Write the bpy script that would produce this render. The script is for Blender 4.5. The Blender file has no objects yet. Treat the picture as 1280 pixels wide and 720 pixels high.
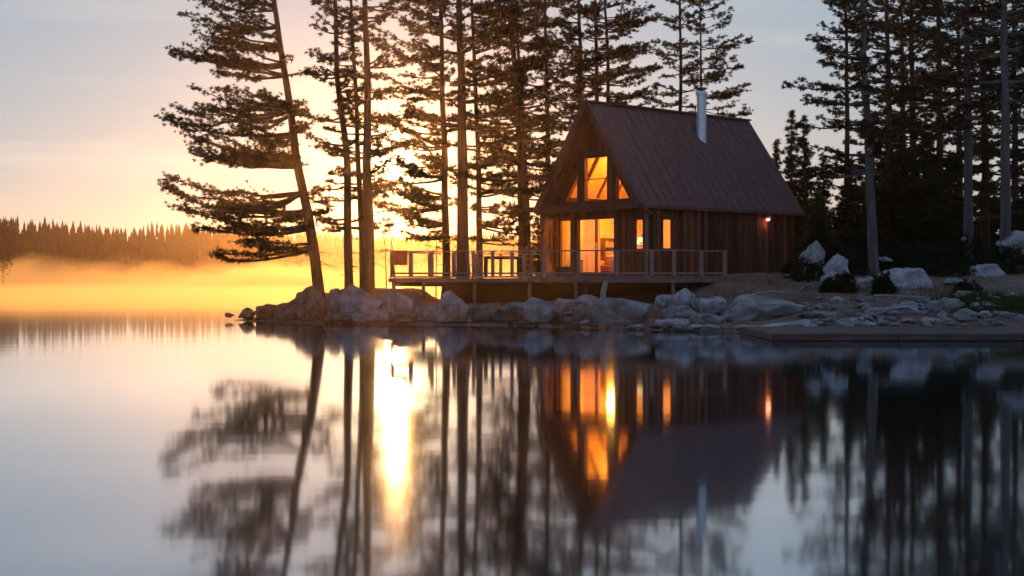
import bpy, bmesh, math, random
import numpy as np
from mathutils import Vector, Matrix, Euler, noise
from mathutils.geometry import tessellate_polygon

random.seed(7)
rng = np.random.default_rng(11)
C = bpy.context.scene.collection
F, CAMZ, HY = 1600.0, 1.65, 344.0      # focal length in photo pixels, eye height, horizon row
PI = math.pi
R = math.radians
SUN_AZ, SUN_EL = -5.2, 5.2             # degrees: left of the view axis, above the horizon


def at(px, py, D):
    """a measured spot of the photo at distance D, as world metres"""
    return Vector(((px - 640) / F * D, D, CAMZ + (HY - py) / F * D))


# ------------------------------------------------------------------ materials
def new_mat(name):
    m = bpy.data.materials.new(name)
    m.use_nodes = True
    nt = m.node_tree
    nt.nodes.clear()
    out = nt.nodes.new('ShaderNodeOutputMaterial')
    return m, nt, out


def nd(nt, kind, **kw):
    n = nt.nodes.new('ShaderNode' + kind)
    for k, v in kw.items():
        if k in n.inputs.keys():
            n.inputs[k].default_value = v
        else:
            setattr(n, k, v)
    return n


def ramp(nt, src, stops):
    r = nt.nodes.new('ShaderNodeValToRGB')
    el = r.color_ramp.elements
    while len(el) > 1:
        el.remove(el[-1])
    el[0].position = stops[0][0]
    el[0].color = (*stops[0][1], 1)
    for p, c in stops[1:]:
        e = el.new(p)
        e.color = (*c, 1)
    nt.links.new(src, r.inputs['Fac'])
    return r.outputs['Color']


def surf(name, stops, scale=4, detail=6, rough=.85, bump=.4, bscale=None, stretch=(1, 1, 1), spec=.3,
         metallic=0, bdist=.02, coords='Object', extra=None):
    m, nt, out = new_mat(name)
    b = nd(nt, 'BsdfPrincipled', Roughness=rough, Metallic=metallic)
    b.inputs['Specular IOR Level'].default_value = spec
    tc = nd(nt, 'TexCoord')
    mp = nd(nt, 'Mapping')
    mp.inputs['Scale'].default_value = stretch
    nt.links.new(tc.outputs[coords], mp.inputs['Vector'])
    n1 = nd(nt, 'TexNoise', Scale=scale, Detail=detail, Roughness=.62)
    nt.links.new(mp.outputs['Vector'], n1.inputs['Vector'])
    col = ramp(nt, n1.outputs['Fac'], stops)
    if extra:
        col = extra(nt, mp.outputs['Vector'], col)
    nt.links.new(col, b.inputs['Base Color'])
    n2 = nd(nt, 'TexNoise', Scale=bscale or scale * 3, Detail=8, Roughness=.65)
    nt.links.new(mp.outputs['Vector'], n2.inputs['Vector'])
    bp = nd(nt, 'Bump', Strength=bump, Distance=bdist)
    nt.links.new(n2.outputs['Fac'], bp.inputs['Height'])
    nt.links.new(bp.outputs['Normal'], b.inputs['Normal'])
    nt.links.new(b.outputs['BSDF'], out.inputs['Surface'])
    return m


def mixc(nt, fac, a, b, mode='MIX'):
    n = nt.nodes.new('ShaderNodeMix')
    n.data_type = 'RGBA'
    n.blend_type = mode
    for s, v in ((n.inputs[0], fac), (n.inputs[6], a), (n.inputs[7], b)):
        if isinstance(v, (int, float)):
            s.default_value = v
        elif isinstance(v, tuple):
            s.default_value = (*v, 1)
        else:
            nt.links.new(v, s)
    return n.outputs[2]


M = {}
# granite with lichen
def lichen(nt, vec, col):
    v = nd(nt, 'TexNoise', Scale=7, Detail=4, Roughness=.7)
    nt.links.new(vec, v.inputs['Vector'])
    f = ramp(nt, v.outputs['Fac'], [(.56, (0, 0, 0)), (.66, (1, 1, 1))])
    c1 = mixc(nt, f, col, (.30, .30, .29))
    w = nd(nt, 'TexNoise', Scale=26, Detail=5, Roughness=.8)
    nt.links.new(vec, w.inputs['Vector'])
    g = ramp(nt, w.outputs['Fac'], [(.36, (1, 1, 1)), (.47, (0, 0, 0))])
    return mixc(nt, g, c1, (.05, .05, .05))


def wet(nt, vec, col):
    """lichen above, a dark wet band at the waterline"""
    c = lichen(nt, vec, col)
    g = nd(nt, 'NewGeometry')
    sp = nd(nt, 'SeparateXYZ')
    nt.links.new(g.outputs['Position'], sp.inputs[0])
    n = nd(nt, 'TexNoise', Scale=2.5, Detail=3)
    nt.links.new(g.outputs['Position'], n.inputs['Vector'])
    h = nd(nt, 'Math', operation='MULTIPLY_ADD')
    nt.links.new(n.outputs['Fac'], h.inputs[0])
    h.inputs[1].default_value = -.22
    nt.links.new(sp.outputs['Z'], h.inputs[2])
    mr = nd(nt, 'MapRange')
    mr.inputs[1].default_value = -.02
    mr.inputs[2].default_value = .05
    nt.links.new(h.outputs[0], mr.inputs[0])
    return mixc(nt, mr.outputs[0], mixc(nt, 1.0, c, (.38, .36, .33), 'MULTIPLY'), c)


M['rock'] = surf('granite', [(.3, (.13, .125, .13)), (.5, (.28, .275, .285)), (.7, (.44, .43, .44))], 2.2, bump=.9,
                 bscale=5, bdist=.08, extra=wet)
M['rock_pale'] = surf('pale_granite', [(.3, (.20, .20, .22)), (.55, (.40, .41, .43)), (.75, (.60, .60, .62))], 2.6,
                      bump=.8, bscale=5, bdist=.06, extra=wet)
M['rock_red'] = surf('iron_stained_granite', [(.3, (.10, .06, .045)), (.5, (.20, .13, .10)), (.7, (.32, .24, .2))], 2,
                     bump=.9, bscale=5, bdist=.08, extra=wet)
M['bark'] = surf('pine_bark', [(.3, (.028, .017, .012)), (.55, (.08, .045, .032)), (.75, (.14, .085, .06))], 5,
                 stretch=(1, 1, .16), bump=1, bscale=11, bdist=.06, rough=.95)
M['bark_grey'] = surf('grey_bark', [(.3, (.06, .055, .055)), (.55, (.13, .12, .12)), (.75, (.22, .20, .20))], 5,
                      stretch=(1, 1, .16), bump=1, bscale=11, bdist=.05, rough=.95)


def leafmat(name, a, b, trans=.3):
    m, nt, out = new_mat(name)
    tc = nd(nt, 'TexCoord')
    n = nd(nt, 'TexNoise', Scale=1.3, Detail=3)
    nt.links.new(tc.outputs['Object'], n.inputs['Vector'])
    col = ramp(nt, n.outputs['Fac'], [(.35, a), (.65, b)])
    d = nd(nt, 'BsdfDiffuse')
    t = nd(nt, 'BsdfTranslucent')
    nt.links.new(col, d.inputs['Color'])
    nt.links.new(col, t.inputs['Color'])
    mx = nd(nt, 'MixShader')
    mx.inputs[0].default_value = trans
    nt.links.new(d.outputs[0], mx.inputs[1])
    nt.links.new(t.outputs[0], mx.inputs[2])
    nt.links.new(mx.outputs[0], out.inputs['Surface'])
    return m


M['needle'] = leafmat('pine_needles', (.024, .022, .012), (.060, .044, .020), .4)
M['needle_dark'] = leafmat('spruce_needles', (.02, .034, .018), (.045, .06, .028), .2)
M['shrub'] = leafmat('shrub_leaves', (.02, .032, .018), (.05, .06, .028), .2)
M['juniper'] = leafmat('brown_shrub_leaves', (.03, .028, .018), (.065, .05, .03), .2)
M['grass'] = leafmat('grass_blades', (.04, .06, .02), (.08, .10, .035), .3)
M['far'] = leafmat('far_needles', (.02, .03, .018), (.045, .05, .025), .1)
M['bushgreen'] = leafmat('broad_leaves', (.03, .05, .03), (.06, .085, .045), .3)


def boards_extra(axis, width, lo, hi):
    def f(nt, vec, col):
        tc = nd(nt, 'TexCoord')
        sp = nd(nt, 'SeparateXYZ')
        nt.links.new(tc.outputs['Object'], sp.inputs[0])
        dv = nd(nt, 'Math', operation='DIVIDE')
        dv.inputs[1].default_value = width
        nt.links.new(sp.outputs[axis], dv.inputs[0])
        fl = nd(nt, 'Math', operation='FLOOR')
        nt.links.new(dv.outputs[0], fl.inputs[0])
        wn = nd(nt, 'TexWhiteNoise')
        wn.noise_dimensions = '1D'
        nt.links.new(fl.outputs[0], wn.inputs['W'])
        r = ramp(nt, wn.outputs['Value'], [(0, (lo,) * 3), (.7, (1, 1, 1)), (1, (hi, hi * .95, hi * .9))])
        return mixc(nt, 1.0, col, r, 'MULTIPLY')
    return f


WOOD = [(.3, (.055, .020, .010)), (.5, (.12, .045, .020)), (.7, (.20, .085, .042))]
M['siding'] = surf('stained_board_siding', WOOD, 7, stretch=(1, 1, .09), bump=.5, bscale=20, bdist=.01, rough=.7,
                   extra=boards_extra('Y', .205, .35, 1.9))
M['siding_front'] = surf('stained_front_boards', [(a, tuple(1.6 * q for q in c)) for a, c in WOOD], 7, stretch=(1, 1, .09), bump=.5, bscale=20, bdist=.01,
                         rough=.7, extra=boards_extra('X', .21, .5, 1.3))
M['trim'] = surf('dark_red_trim', [(.3, (.11, .045, .035)), (.7, (.22, .095, .07))], 9, stretch=(1, 1, .3), bump=.3,
                 rough=.6)
M['deckwood'] = surf('weathered_deck_wood', [(.3, (.12, .075, .06)), (.55, (.21, .145, .12)), (.75, (.30, .22, .19))],
                     8, stretch=(.3, 1, 1), bump=.4, bscale=24, bdist=.008, rough=.75)
M['deckdark'] = surf('dark_deck_framing', [(.3, (.018, .011, .009)), (.7, (.04, .026, .02))], 8, bump=.4, rough=.8)  # framing tone, lowered to put the under-deck shade into the colour
M['postwood'] = surf('railing_wood', [(.3, (.18, .115, .095)), (.7, (.32, .225, .20))], 8, stretch=(1, 1, .2), bump=.4,
                     rough=.7)
M['red'] = surf('faded_red_cloth', [(.3, (.40, .045, .02)), (.7, (.55, .09, .04))], 5, bump=.5, rough=.9)
M['dockwood'] = surf('wet_dock_planks', [(.3, (.045, .03, .027)), (.55, (.095, .066, .057)), (.75, (.15, .11, .095))], 6,
                     stretch=(.15, 1, 1), bump=.5, bscale=20, bdist=.01, rough=.6)
M['log'] = surf('driftwood', [(.3, (.2, .17, .15)), (.7, (.42, .38, .35))], 6, bump=.6, rough=.85)
M['inner'] = surf('interior_pine_boards', [(.3, (.45, .27, .12)), (.7, (.62, .42, .22))], 5, stretch=(1, 1, .1),
                  bump=.1, rough=.6)
M['innerfloor'] = surf('interior_floor', [(.3, (.25, .14, .07)), (.7, (.38, .23, .12))], 5, bump=.1, rough=.5)
M['furn'] = surf('upholstery', [(.3, (.35, .16, .10)), (.7, (.5, .28, .2))], 5, bump=.1)
M['furnwood'] = surf('furniture_wood', [(.3, (.10, .05, .025)), (.7, (.2, .1, .05))], 5, bump=.1)
M['concrete'] = surf('foundation_stone', [(.3, (.06, .055, .05)), (.7, (.14, .13, .12))], 5, bump=.5)


def roof_extra(nt, vec, col):
    tc = nd(nt, 'TexCoord')
    mp = nd(nt, 'Mapping')
    mp.inputs['Scale'].default_value = (.5, 9, .5)
    nt.links.new(tc.outputs['Object'], mp.inputs['Vector'])
    n = nd(nt, 'TexNoise', Scale=1, Detail=3)
    nt.links.new(mp.outputs['Vector'], n.inputs['Vector'])
    r = ramp(nt, n.outputs['Fac'], [(.35, (.86, .86, .87)), (.6, (1.08, 1.05, 1.04))])
    c = mixc(nt, 1.0, col, r, 'MULTIPLY')
    q = nd(nt, 'TexNoise', Scale=1.1, Detail=7, Roughness=.7)
    nt.links.new(tc.outputs['Object'], q.inputs['Vector'])
    f = ramp(nt, q.outputs['Fac'], [(.52, (0, 0, 0)), (.66, (.6, .6, .6))])
    return mixc(nt, f, c, (.16, .09, .055))      # fallen needles and weathering


M['roof'] = surf('brown_painted_roofing', [(.3, (.10, .050, .052)), (.6, (.14, .073, .075)), (.8, (.185, .105, .095))],
                 3, bump=.35, bscale=14, bdist=.01, rough=.62, extra=roof_extra)
M['steel'] = surf('flue_steel', [(.3, (.70, .78, .85)), (.7, (.84, .90, .95))], 3, bump=.05, rough=.3, metallic=.35)

# ground: pine-needle litter, sand and gravel
m, nt, out = new_mat('shore_ground')
b = nd(nt, 'BsdfPrincipled', Roughness=.95)
b.inputs['Specular IOR Level'].default_value = .15
tc = nd(nt, 'TexCoord')
n1 = nd(nt, 'TexNoise', Scale=.45, Detail=7, Roughness=.65)
n2 = nd(nt, 'TexNoise', Scale=14, Detail=6, Roughness=.75)
for n in (n1, n2):
    nt.links.new(tc.outputs['Object'], n.inputs['Vector'])
ca = ramp(nt, n1.outputs['Fac'], [(.35, (.15, .085, .06)), (.5, (.21, .13, .10)), (.62, (.22, .18, .16)),
                                  (.75, (.17, .15, .14))])
cb = ramp(nt, n2.outputs['Fac'], [(.3, (.45, .42, .4)), (.5, (.95, .95, .95)), (.68, (1.5, 1.45, 1.4))])
nt.links.new(mixc(nt, 1.0, ca, cb, 'MULTIPLY'), b.inputs['Base Color'])
bp = nd(nt, 'Bump', Strength=.8, Distance=.06)
nt.links.new(n2.outputs['Fac'], bp.inputs['Height'])
nt.links.new(bp.outputs[0], b.inputs['Normal'])
nt.links.new(b.outputs[0], out.inputs['Surface'])
M['ground'] = m

# water: dark body under a calm mirror that strengthens towards grazing
m, nt, out = new_mat('lake_water')
gl = nd(nt, 'BsdfGlossy', Roughness=.06)
gl.distribution = 'GGX'
gl.inputs['Color'].default_value = (.86, .93, 1, 1)
df = nd(nt, 'BsdfDiffuse')
df.inputs['Color'].default_value = (.012, .02, .028, 1)
lw = nd(nt, 'Fresnel', IOR=1.33)
mr = nd(nt, 'MapRange')
mr.inputs[1].default_value = .15
mr.inputs[2].default_value = .62
mr.inputs[3].default_value = .58
mr.inputs[4].default_value = .97
nt.links.new(lw.outputs[0], mr.inputs[0])
tc = nd(nt, 'TexCoord')
mp = nd(nt, 'Mapping')
mp.inputs['Scale'].default_value = (.25, .9, 1)
nt.links.new(tc.outputs['Object'], mp.inputs['Vector'])
wn = nd(nt, 'TexNoise', Scale=1.0, Detail=3, Roughness=.5)
nt.links.new(mp.outputs[0], wn.inputs['Vector'])
bp = nd(nt, 'Bump', Strength=.05, Distance=.03)
nt.links.new(wn.outputs['Fac'], bp.inputs['Height'])
nt.links.new(bp.outputs[0], gl.inputs['Normal'])
mx = nd(nt, 'MixShader')
nt.links.new(mr.outputs[0], mx.inputs[0])
nt.links.new(df.outputs[0], mx.inputs[1])
nt.links.new(gl.outputs[0], mx.inputs[2])
nt.links.new(mx.outputs[0], out.inputs['Surface'])
M['water'] = m

# window glass: clear, with a weak reflection
m, nt, out = new_mat('window_glass')
tr = nd(nt, 'BsdfTransparent')
gl = nd(nt, 'BsdfGlossy', Roughness=.03)
fr = nd(nt, 'LayerWeight', Blend=.5)
pw = nd(nt, 'Math', operation='POWER')
pw.inputs[1].default_value = 5
nt.links.new(fr.outputs['Facing'], pw.inputs[0])
ma = nd(nt, 'Math', operation='MULTIPLY_ADD')
ma.inputs[1].default_value = .9
ma.inputs[2].default_value = .05
nt.links.new(pw.outputs[0], ma.inputs[0])
mx = nd(nt, 'MixShader')
nt.links.new(ma.outputs[0], mx.inputs[0])
nt.links.new(tr.outputs[0], mx.inputs[1])
nt.links.new(gl.outputs[0], mx.inputs[2])
nt.links.new(mx.outputs[0], out.inputs['Surface'])
M['glass'] = m


def cloth(name, col):
    m, nt, out = new_mat(name)
    d = nd(nt, 'BsdfDiffuse')
    t = nd(nt, 'BsdfTranslucent')
    tc = nd(nt, 'TexCoord')
    n = nd(nt, 'TexNoise', Scale=9, Detail=3)
    nt.links.new(tc.outputs['Object'], n.inputs['Vector'])
    c = ramp(nt, n.outputs['Fac'], [(.3, tuple(x * .8 for x in col)), (.7, col)])
    nt.links.new(c, d.inputs[0])
    nt.links.new(c, t.inputs[0])
    mx = nd(nt, 'MixShader')
    mx.inputs[0].default_value = .6
    nt.links.new(d.outputs[0], mx.inputs[1])
    nt.links.new(t.outputs[0], mx.inputs[2])
    nt.links.new(mx.outputs[0], out.inputs['Surface'])
    return m


M['curtain_y'] = cloth('yellow_curtain', (.85, .62, .2))
M['curtain_p'] = cloth('pink_curtain', (.85, .5, .42))


def emit(name, col, s):
    m, nt, out = new_mat(name)
    e = nd(nt, 'Emission', Strength=s)
    e.inputs['Color'].default_value = (*col, 1)
    nt.links.new(e.outputs[0], out.inputs['Surface'])
    return m


M['bulb'] = emit('lit_bulb', (1, .5, .15), 14)
M['shade_lit'] = emit('lit_shade', (1, .62, .25), 2.2)
M['bulb_red'] = emit('lit_red_bulb', (1, .3, .18), 5)

# ------------------------------------------------------------------ object helpers
def tag(o, label=None, cat=None, group=None, kind=None):
    if label: o['label'] = label
    if cat: o['category'] = cat
    if group: o['group'] = group
    if kind: o['kind'] = kind
    return o


def empty(name, loc=(0, 0, 0), rz=0, label=None, cat=None, group=None):
    o = bpy.data.objects.new(name, None)
    o.location = loc
    o.rotation_euler = (0, 0, rz)
    o.empty_display_size = .3
    C.objects.link(o)
    return tag(o, label, cat, group)


def link(name, me, mat, parent=None, smooth=False):
    o = bpy.data.objects.new(name, me)
    if mat:
        me.materials.append(mat)
    if smooth:
        me.polygons.foreach_set('use_smooth', [True] * len(me.polygons))
    C.objects.link(o)
    if parent:
        o.parent = parent
    return o


class MB:
    """collects shapes, links them as one mesh object"""
    def __init__(s):
        s.v, s.f = [], []

    def add(s, vs, fs):
        k = len(s.v)
        s.v += [tuple(v) for v in vs]
        s.f += [tuple(i + k for i in f) for f in fs]
        return s

    def box(s, a, b, mat=None):
        x0, y0, z0 = a
        x1, y1, z1 = b
        vs = [Vector(p) for p in ((x0, y0, z0), (x1, y0, z0), (x1, y1, z0), (x0, y1, z0),
                                  (x0, y0, z1), (x1, y0, z1), (x1, y1, z1), (x0, y1, z1))]
        if mat:
            vs = [mat @ v for v in vs]
        return s.add(vs, [(0, 3, 2, 1), (4, 5, 6, 7), (0, 1, 5, 4), (1, 2, 6, 5), (2, 3, 7, 6), (3, 0, 4, 7)])

    def beam(s, p, q, w, h, up=(0, 0, 1)):
        p, q = Vector(p), Vector(q)
        d = (q - p).normalized()
        u = Vector(up)
        a = d.cross(u)
        if a.length < 1e-4:
            a = d.cross(Vector((1, 0, 0)))
        a.normalize()
        u = a.cross(d)
        vs = []
        for e in (p, q):
            for sx, sz in ((-1, -1), (1, -1), (1, 1), (-1, 1)):
                vs.append(e + a * sx * w / 2 + u * sz * h / 2)
        return s.add(vs, [(0, 1, 2, 3), (7, 6, 5, 4), (0, 4, 5, 1), (1, 5, 6, 2), (2, 6, 7, 3), (3, 7, 4, 0)])

    def tube(s, pts, rad, n=8, jit=0, cap=True):
        pts = [Vector(p) for p in pts]
        k = len(s.v)
        ref = Vector((1, 0, 0)) if abs((pts[-1] - pts[0]).normalized().x) < .8 else Vector((0, 1, 0))
        for i, p in enumerate(pts):
            d = (pts[min(i + 1, len(pts) - 1)] - pts[max(i - 1, 0)]).normalized()
            a = d.cross(ref).normalized()
            b = d.cross(a)
            for j in range(n):
                t = 2 * PI * j / n
                r = rad[i] * (1 + (random.uniform(-jit, jit) if jit else 0))
                s.v.append(tuple(p + (a * math.cos(t) + b * math.sin(t)) * r))
        for i in range(len(pts) - 1):
            for j in range(n):
                j2 = (j + 1) % n
                s.f.append((k + i * n + j, k + i * n + j2, k + (i + 1) * n + j2, k + (i + 1) * n + j))
        if cap:
            s.f.append(tuple(k + j for j in reversed(range(n))))
            e = k + (len(pts) - 1) * n
            s.f.append(tuple(e + j for j in range(n)))
        return s

    def mesh(s, name):
        me = bpy.data.meshes.new(name)
        me.from_pydata(s.v, [], s.f)
        me.update()
        return me

    def build(s, name, mat, parent=None, smooth=False, bevel=0):
        o = link(name, s.mesh(name), mat, parent, smooth)
        if bevel:
            bm = bmesh.new()
            bm.from_mesh(o.data)
            bmesh.ops.recalc_face_normals(bm, faces=bm.faces)
            bmesh.ops.bevel(bm, geom=bm.edges[:], offset=bevel, segments=1, affect='EDGES', clamp_overlap=True)
            bm.to_mesh(o.data)
            bm.free()
        return o


def npmesh(name, verts, faces_n, nv):
    """verts (N,3); faces as consecutive nv-gons"""
    me = bpy.data.meshes.new(name)
    n = len(verts)
    me.vertices.add(n)
    me.vertices.foreach_set('co', np.asarray(verts, np.float32).ravel())
    nf = n // nv
    me.loops.add(n)
    me.loops.foreach_set('vertex_index', np.arange(n, dtype=np.int32))
    me.polygons.add(nf)
    me.polygons.foreach_set('loop_start', np.arange(0, n, nv, dtype=np.int32))
    me.polygons.foreach_set('loop_total', np.full(nf, nv, np.int32))
    me.update()
    me.validate()
    return me


# ------------------------------------------------------------------ terrain
LAND = np.array([(-10.3, 46.9), (-9.6, 46.0), (-8.6, 45.2), (-6.6, 43.6), (-4.3, 42.8), (-2.6, 42.3), (0, 41.2),
                 (3.4, 39.0), (5.1, 37.5), (7.3, 36.8), (10.5, 36.4), (14.4, 36.2), (30, 34), (80, 30), (215, 22),
                 (215, 200), (60, 190), (24, 130), (9, 86), (3.5, 66), (-2, 58.5), (-7, 52.5), (-9.6, 49)])


def inside_dist(P):
    """signed distance to the shoreline: positive on land"""
    d = np.full(len(P), 1e9)
    ins = np.zeros(len(P), bool)
    n = len(LAND)
    for i in range(n):
        a, b = LAND[i], LAND[(i + 1) % n]
        ab = b - a
        t = np.clip(((P - a) @ ab) / (ab @ ab), 0, 1)
        d = np.minimum(d, np.linalg.norm(P - a - t[:, None] * ab, axis=1))
        c = ((a[1] > P[:, 1]) != (b[1] > P[:, 1]))
        with np.errstate(divide='ignore', invalid='ignore'):
            xi = (b[0] - a[0]) * (P[:, 1] - a[1]) / (b[1] - a[1]) + a[0]
        ins ^= c & (P[:, 0] < xi)
    return np.where(ins, d, -d)


def sm(t):
    t = np.clip(t, 0, 1)
    return t * t * (3 - 2 * t)


def far_shore(X):
    """distance of the far shore: near on the left, running away to the right"""
    return np.interp(X, [-230, -120, -95, -70, -45, 0, 60, 220], [215, 235, 300, 385, 455, 480, 430, 300])


def ground(X, Y):
    X = np.atleast_1d(np.asarray(X, float))
    Y = np.atleast_1d(np.asarray(Y, float))
    s = inside_dist(np.stack([X, Y], 1))
    bl = sm((X - 4.5) / 5)
    wl = 3.4 * (1 - bl) + 10 * bl
    pl = (.62 + .55 * sm((s - 5) / 4)) * (1 - bl) + 1.68 * bl
    t = np.clip(s / wl, 0, 1)
    pl = np.maximum(pl, 1.12 * sm((-2.2 - X) / 1.5))
    z = pl * (t ** 1.5 * (1 - bl) + t ** .85 * bl)
    z += .03 * np.clip(X - 12, 0, 60) * sm((s - 5) / 10) + .02 * np.clip(s - 12, 0, 80) * bl
    z = np.where(s > 0, z, np.maximum(-2.0, s * .35))
    fs = far_shore(X)
    z = np.where(Y > fs - 12, np.clip((Y - fs) * .12, -2, 3), z)
    nz = np.array([noise.fractal(Vector((x * .35, y * .35, 0)), 1, 2, 4) if -14 < x < 40 and 30 < y < 100 else 0
                   for x, y in zip(X, Y)])
    n2 = np.array([noise.noise(Vector((x * 1.6, y * 1.6, 3))) if -14 < x < 26 and 30 < y < 60 else 0
                   for x, y in zip(X, Y)])
    return z + (.12 * nz + .05 * n2) * sm(s / 3)


def gz(x, y):
    return float(ground(x, y)[0])


xs = np.concatenate([np.linspace(-250, -14, 40)[:-1], np.arange(-14, 30, .35), np.linspace(30, 250, 40)])
ys = np.concatenate([np.linspace(-20, 34, 8)[:-1], np.arange(34, 64, .35), np.linspace(64, 200, 50)[:-1],
                     np.linspace(200, 620, 60)])
GX, GY = np.meshgrid(xs, ys)
GZ = ground(GX.ravel(), GY.ravel())
nx, ny = len(xs), len(ys)
me = bpy.data.meshes.new('ground')
fs = [(j * nx + i, j * nx + i + 1, (j + 1) * nx + i + 1, (j + 1) * nx + i) for j in range(ny - 1) for i in range(nx - 1)]
me.from_pydata(np.stack([GX.ravel(), GY.ravel(), GZ], 1).tolist(), [], fs)
tag(link('ground', me, M['ground'], smooth=True), kind='structure')
me = bpy.data.meshes.new('water')
me.from_pydata([(-250, -20, 0), (250, -20, 0), (250, 620, 0), (-250, 620, 0)], [], [(0, 1, 2, 3)])
tag(link('water', me, M['water']), kind='structure')

# ------------------------------------------------------------------ rocks
def rock_mesh(seed, npt=22, flat=None, rough=.06):
    r = random.Random(seed)
    bm = bmesh.new()
    for i in range(npt):
        v = Vector((r.gauss(0, 1), r.gauss(0, 1), r.gauss(0, 1))).normalized() * r.uniform(.82, 1.08)
        bm.verts.new(v)
    h = bmesh.ops.convex_hull(bm, input=bm.verts)
    bmesh.ops.delete(bm, geom=[g for g in h['geom_interior'] if isinstance(g, bmesh.types.BMVert)], context='VERTS')
    bmesh.ops.triangulate(bm, faces=bm.faces)
    bmesh.ops.bevel(bm, geom=bm.edges[:], offset=.045, segments=1, affect='EDGES', clamp_overlap=True)
    bmesh.ops.triangulate(bm, faces=bm.faces)
    for _ in range(2):
        bmesh.ops.subdivide_edges(bm, edges=[e for e in bm.edges if e.calc_length() > .16], cuts=1)
        bmesh.ops.triangulate(bm, faces=bm.faces)
    bmesh.ops.recalc_face_normals(bm, faces=bm.faces)
    bm.normal_update()
    off = Vector((seed * 3.1, 0, 0))
    for v in bm.verts:
        n = noise.fractal(v.co * 1.7 + off, 1, 2.1, 5)
        cr = abs(noise.noise(v.co * 2.4 + off * 2))
        v.co += v.normal * (n * rough * 2.2 - max(0, .07 - cr) * 1.6)
        if flat is not None:                       # ledge: the top broken off in steps
            lim = flat + .10 * noise.noise(v.co * 1.3 + off) + (.16 if v.co.x + .3 * v.co.y > .25 * math.sin(seed) else 0)
            if v.co.z > lim:
                v.co.z = lim + (v.co.z - lim) * .12
    me = bpy.data.meshes.new('rock')
    bm.to_mesh(me)
    bm.free()
    me.polygons.foreach_set('use_smooth', [True] * len(me.polygons))
    return me


ROCKS = {}
for mk in ('rock', 'rock_pale', 'rock_red'):
    ROCKS[mk] = []
    for i in range(8):
        me = rock_mesh(i + (0 if mk == 'rock' else 40 if mk == 'rock_pale' else 80), 12 + i * 2, (None, .45, .3, None, .5, .35, None, .4)[i])
        me.materials.append(M[mk])
        ROCKS[mk].append(me)


def rock(px0, px1, ytop, ybot, D, label, cat='boulder', mk='rock', depth=1.0, group=None, var=None, name='boulder',
         rz=None):
    """a boulder of measured extent, standing at distance D"""
    a, b = at(px0, ybot, D), at(px1, ytop, D)
    w, h = (b.x - a.x) / 2, (b.z - a.z) / 2
    o = bpy.data.objects.new(name, random.choice(ROCKS[mk]) if var is None else ROCKS[mk][var % 8])
    o.scale = (w * 1.2, max(w * depth, h * .8) * 1.1, h * 1.25)
    o.location = ((a.x + b.x) / 2, D, (a.z + b.z) / 2)
    o.rotation_euler = (0, random.uniform(-.06, .06), rz if rz is not None else random.uniform(-.25, .25))
    C.objects.link(o)
    return tag(o, label, cat, group)


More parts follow.
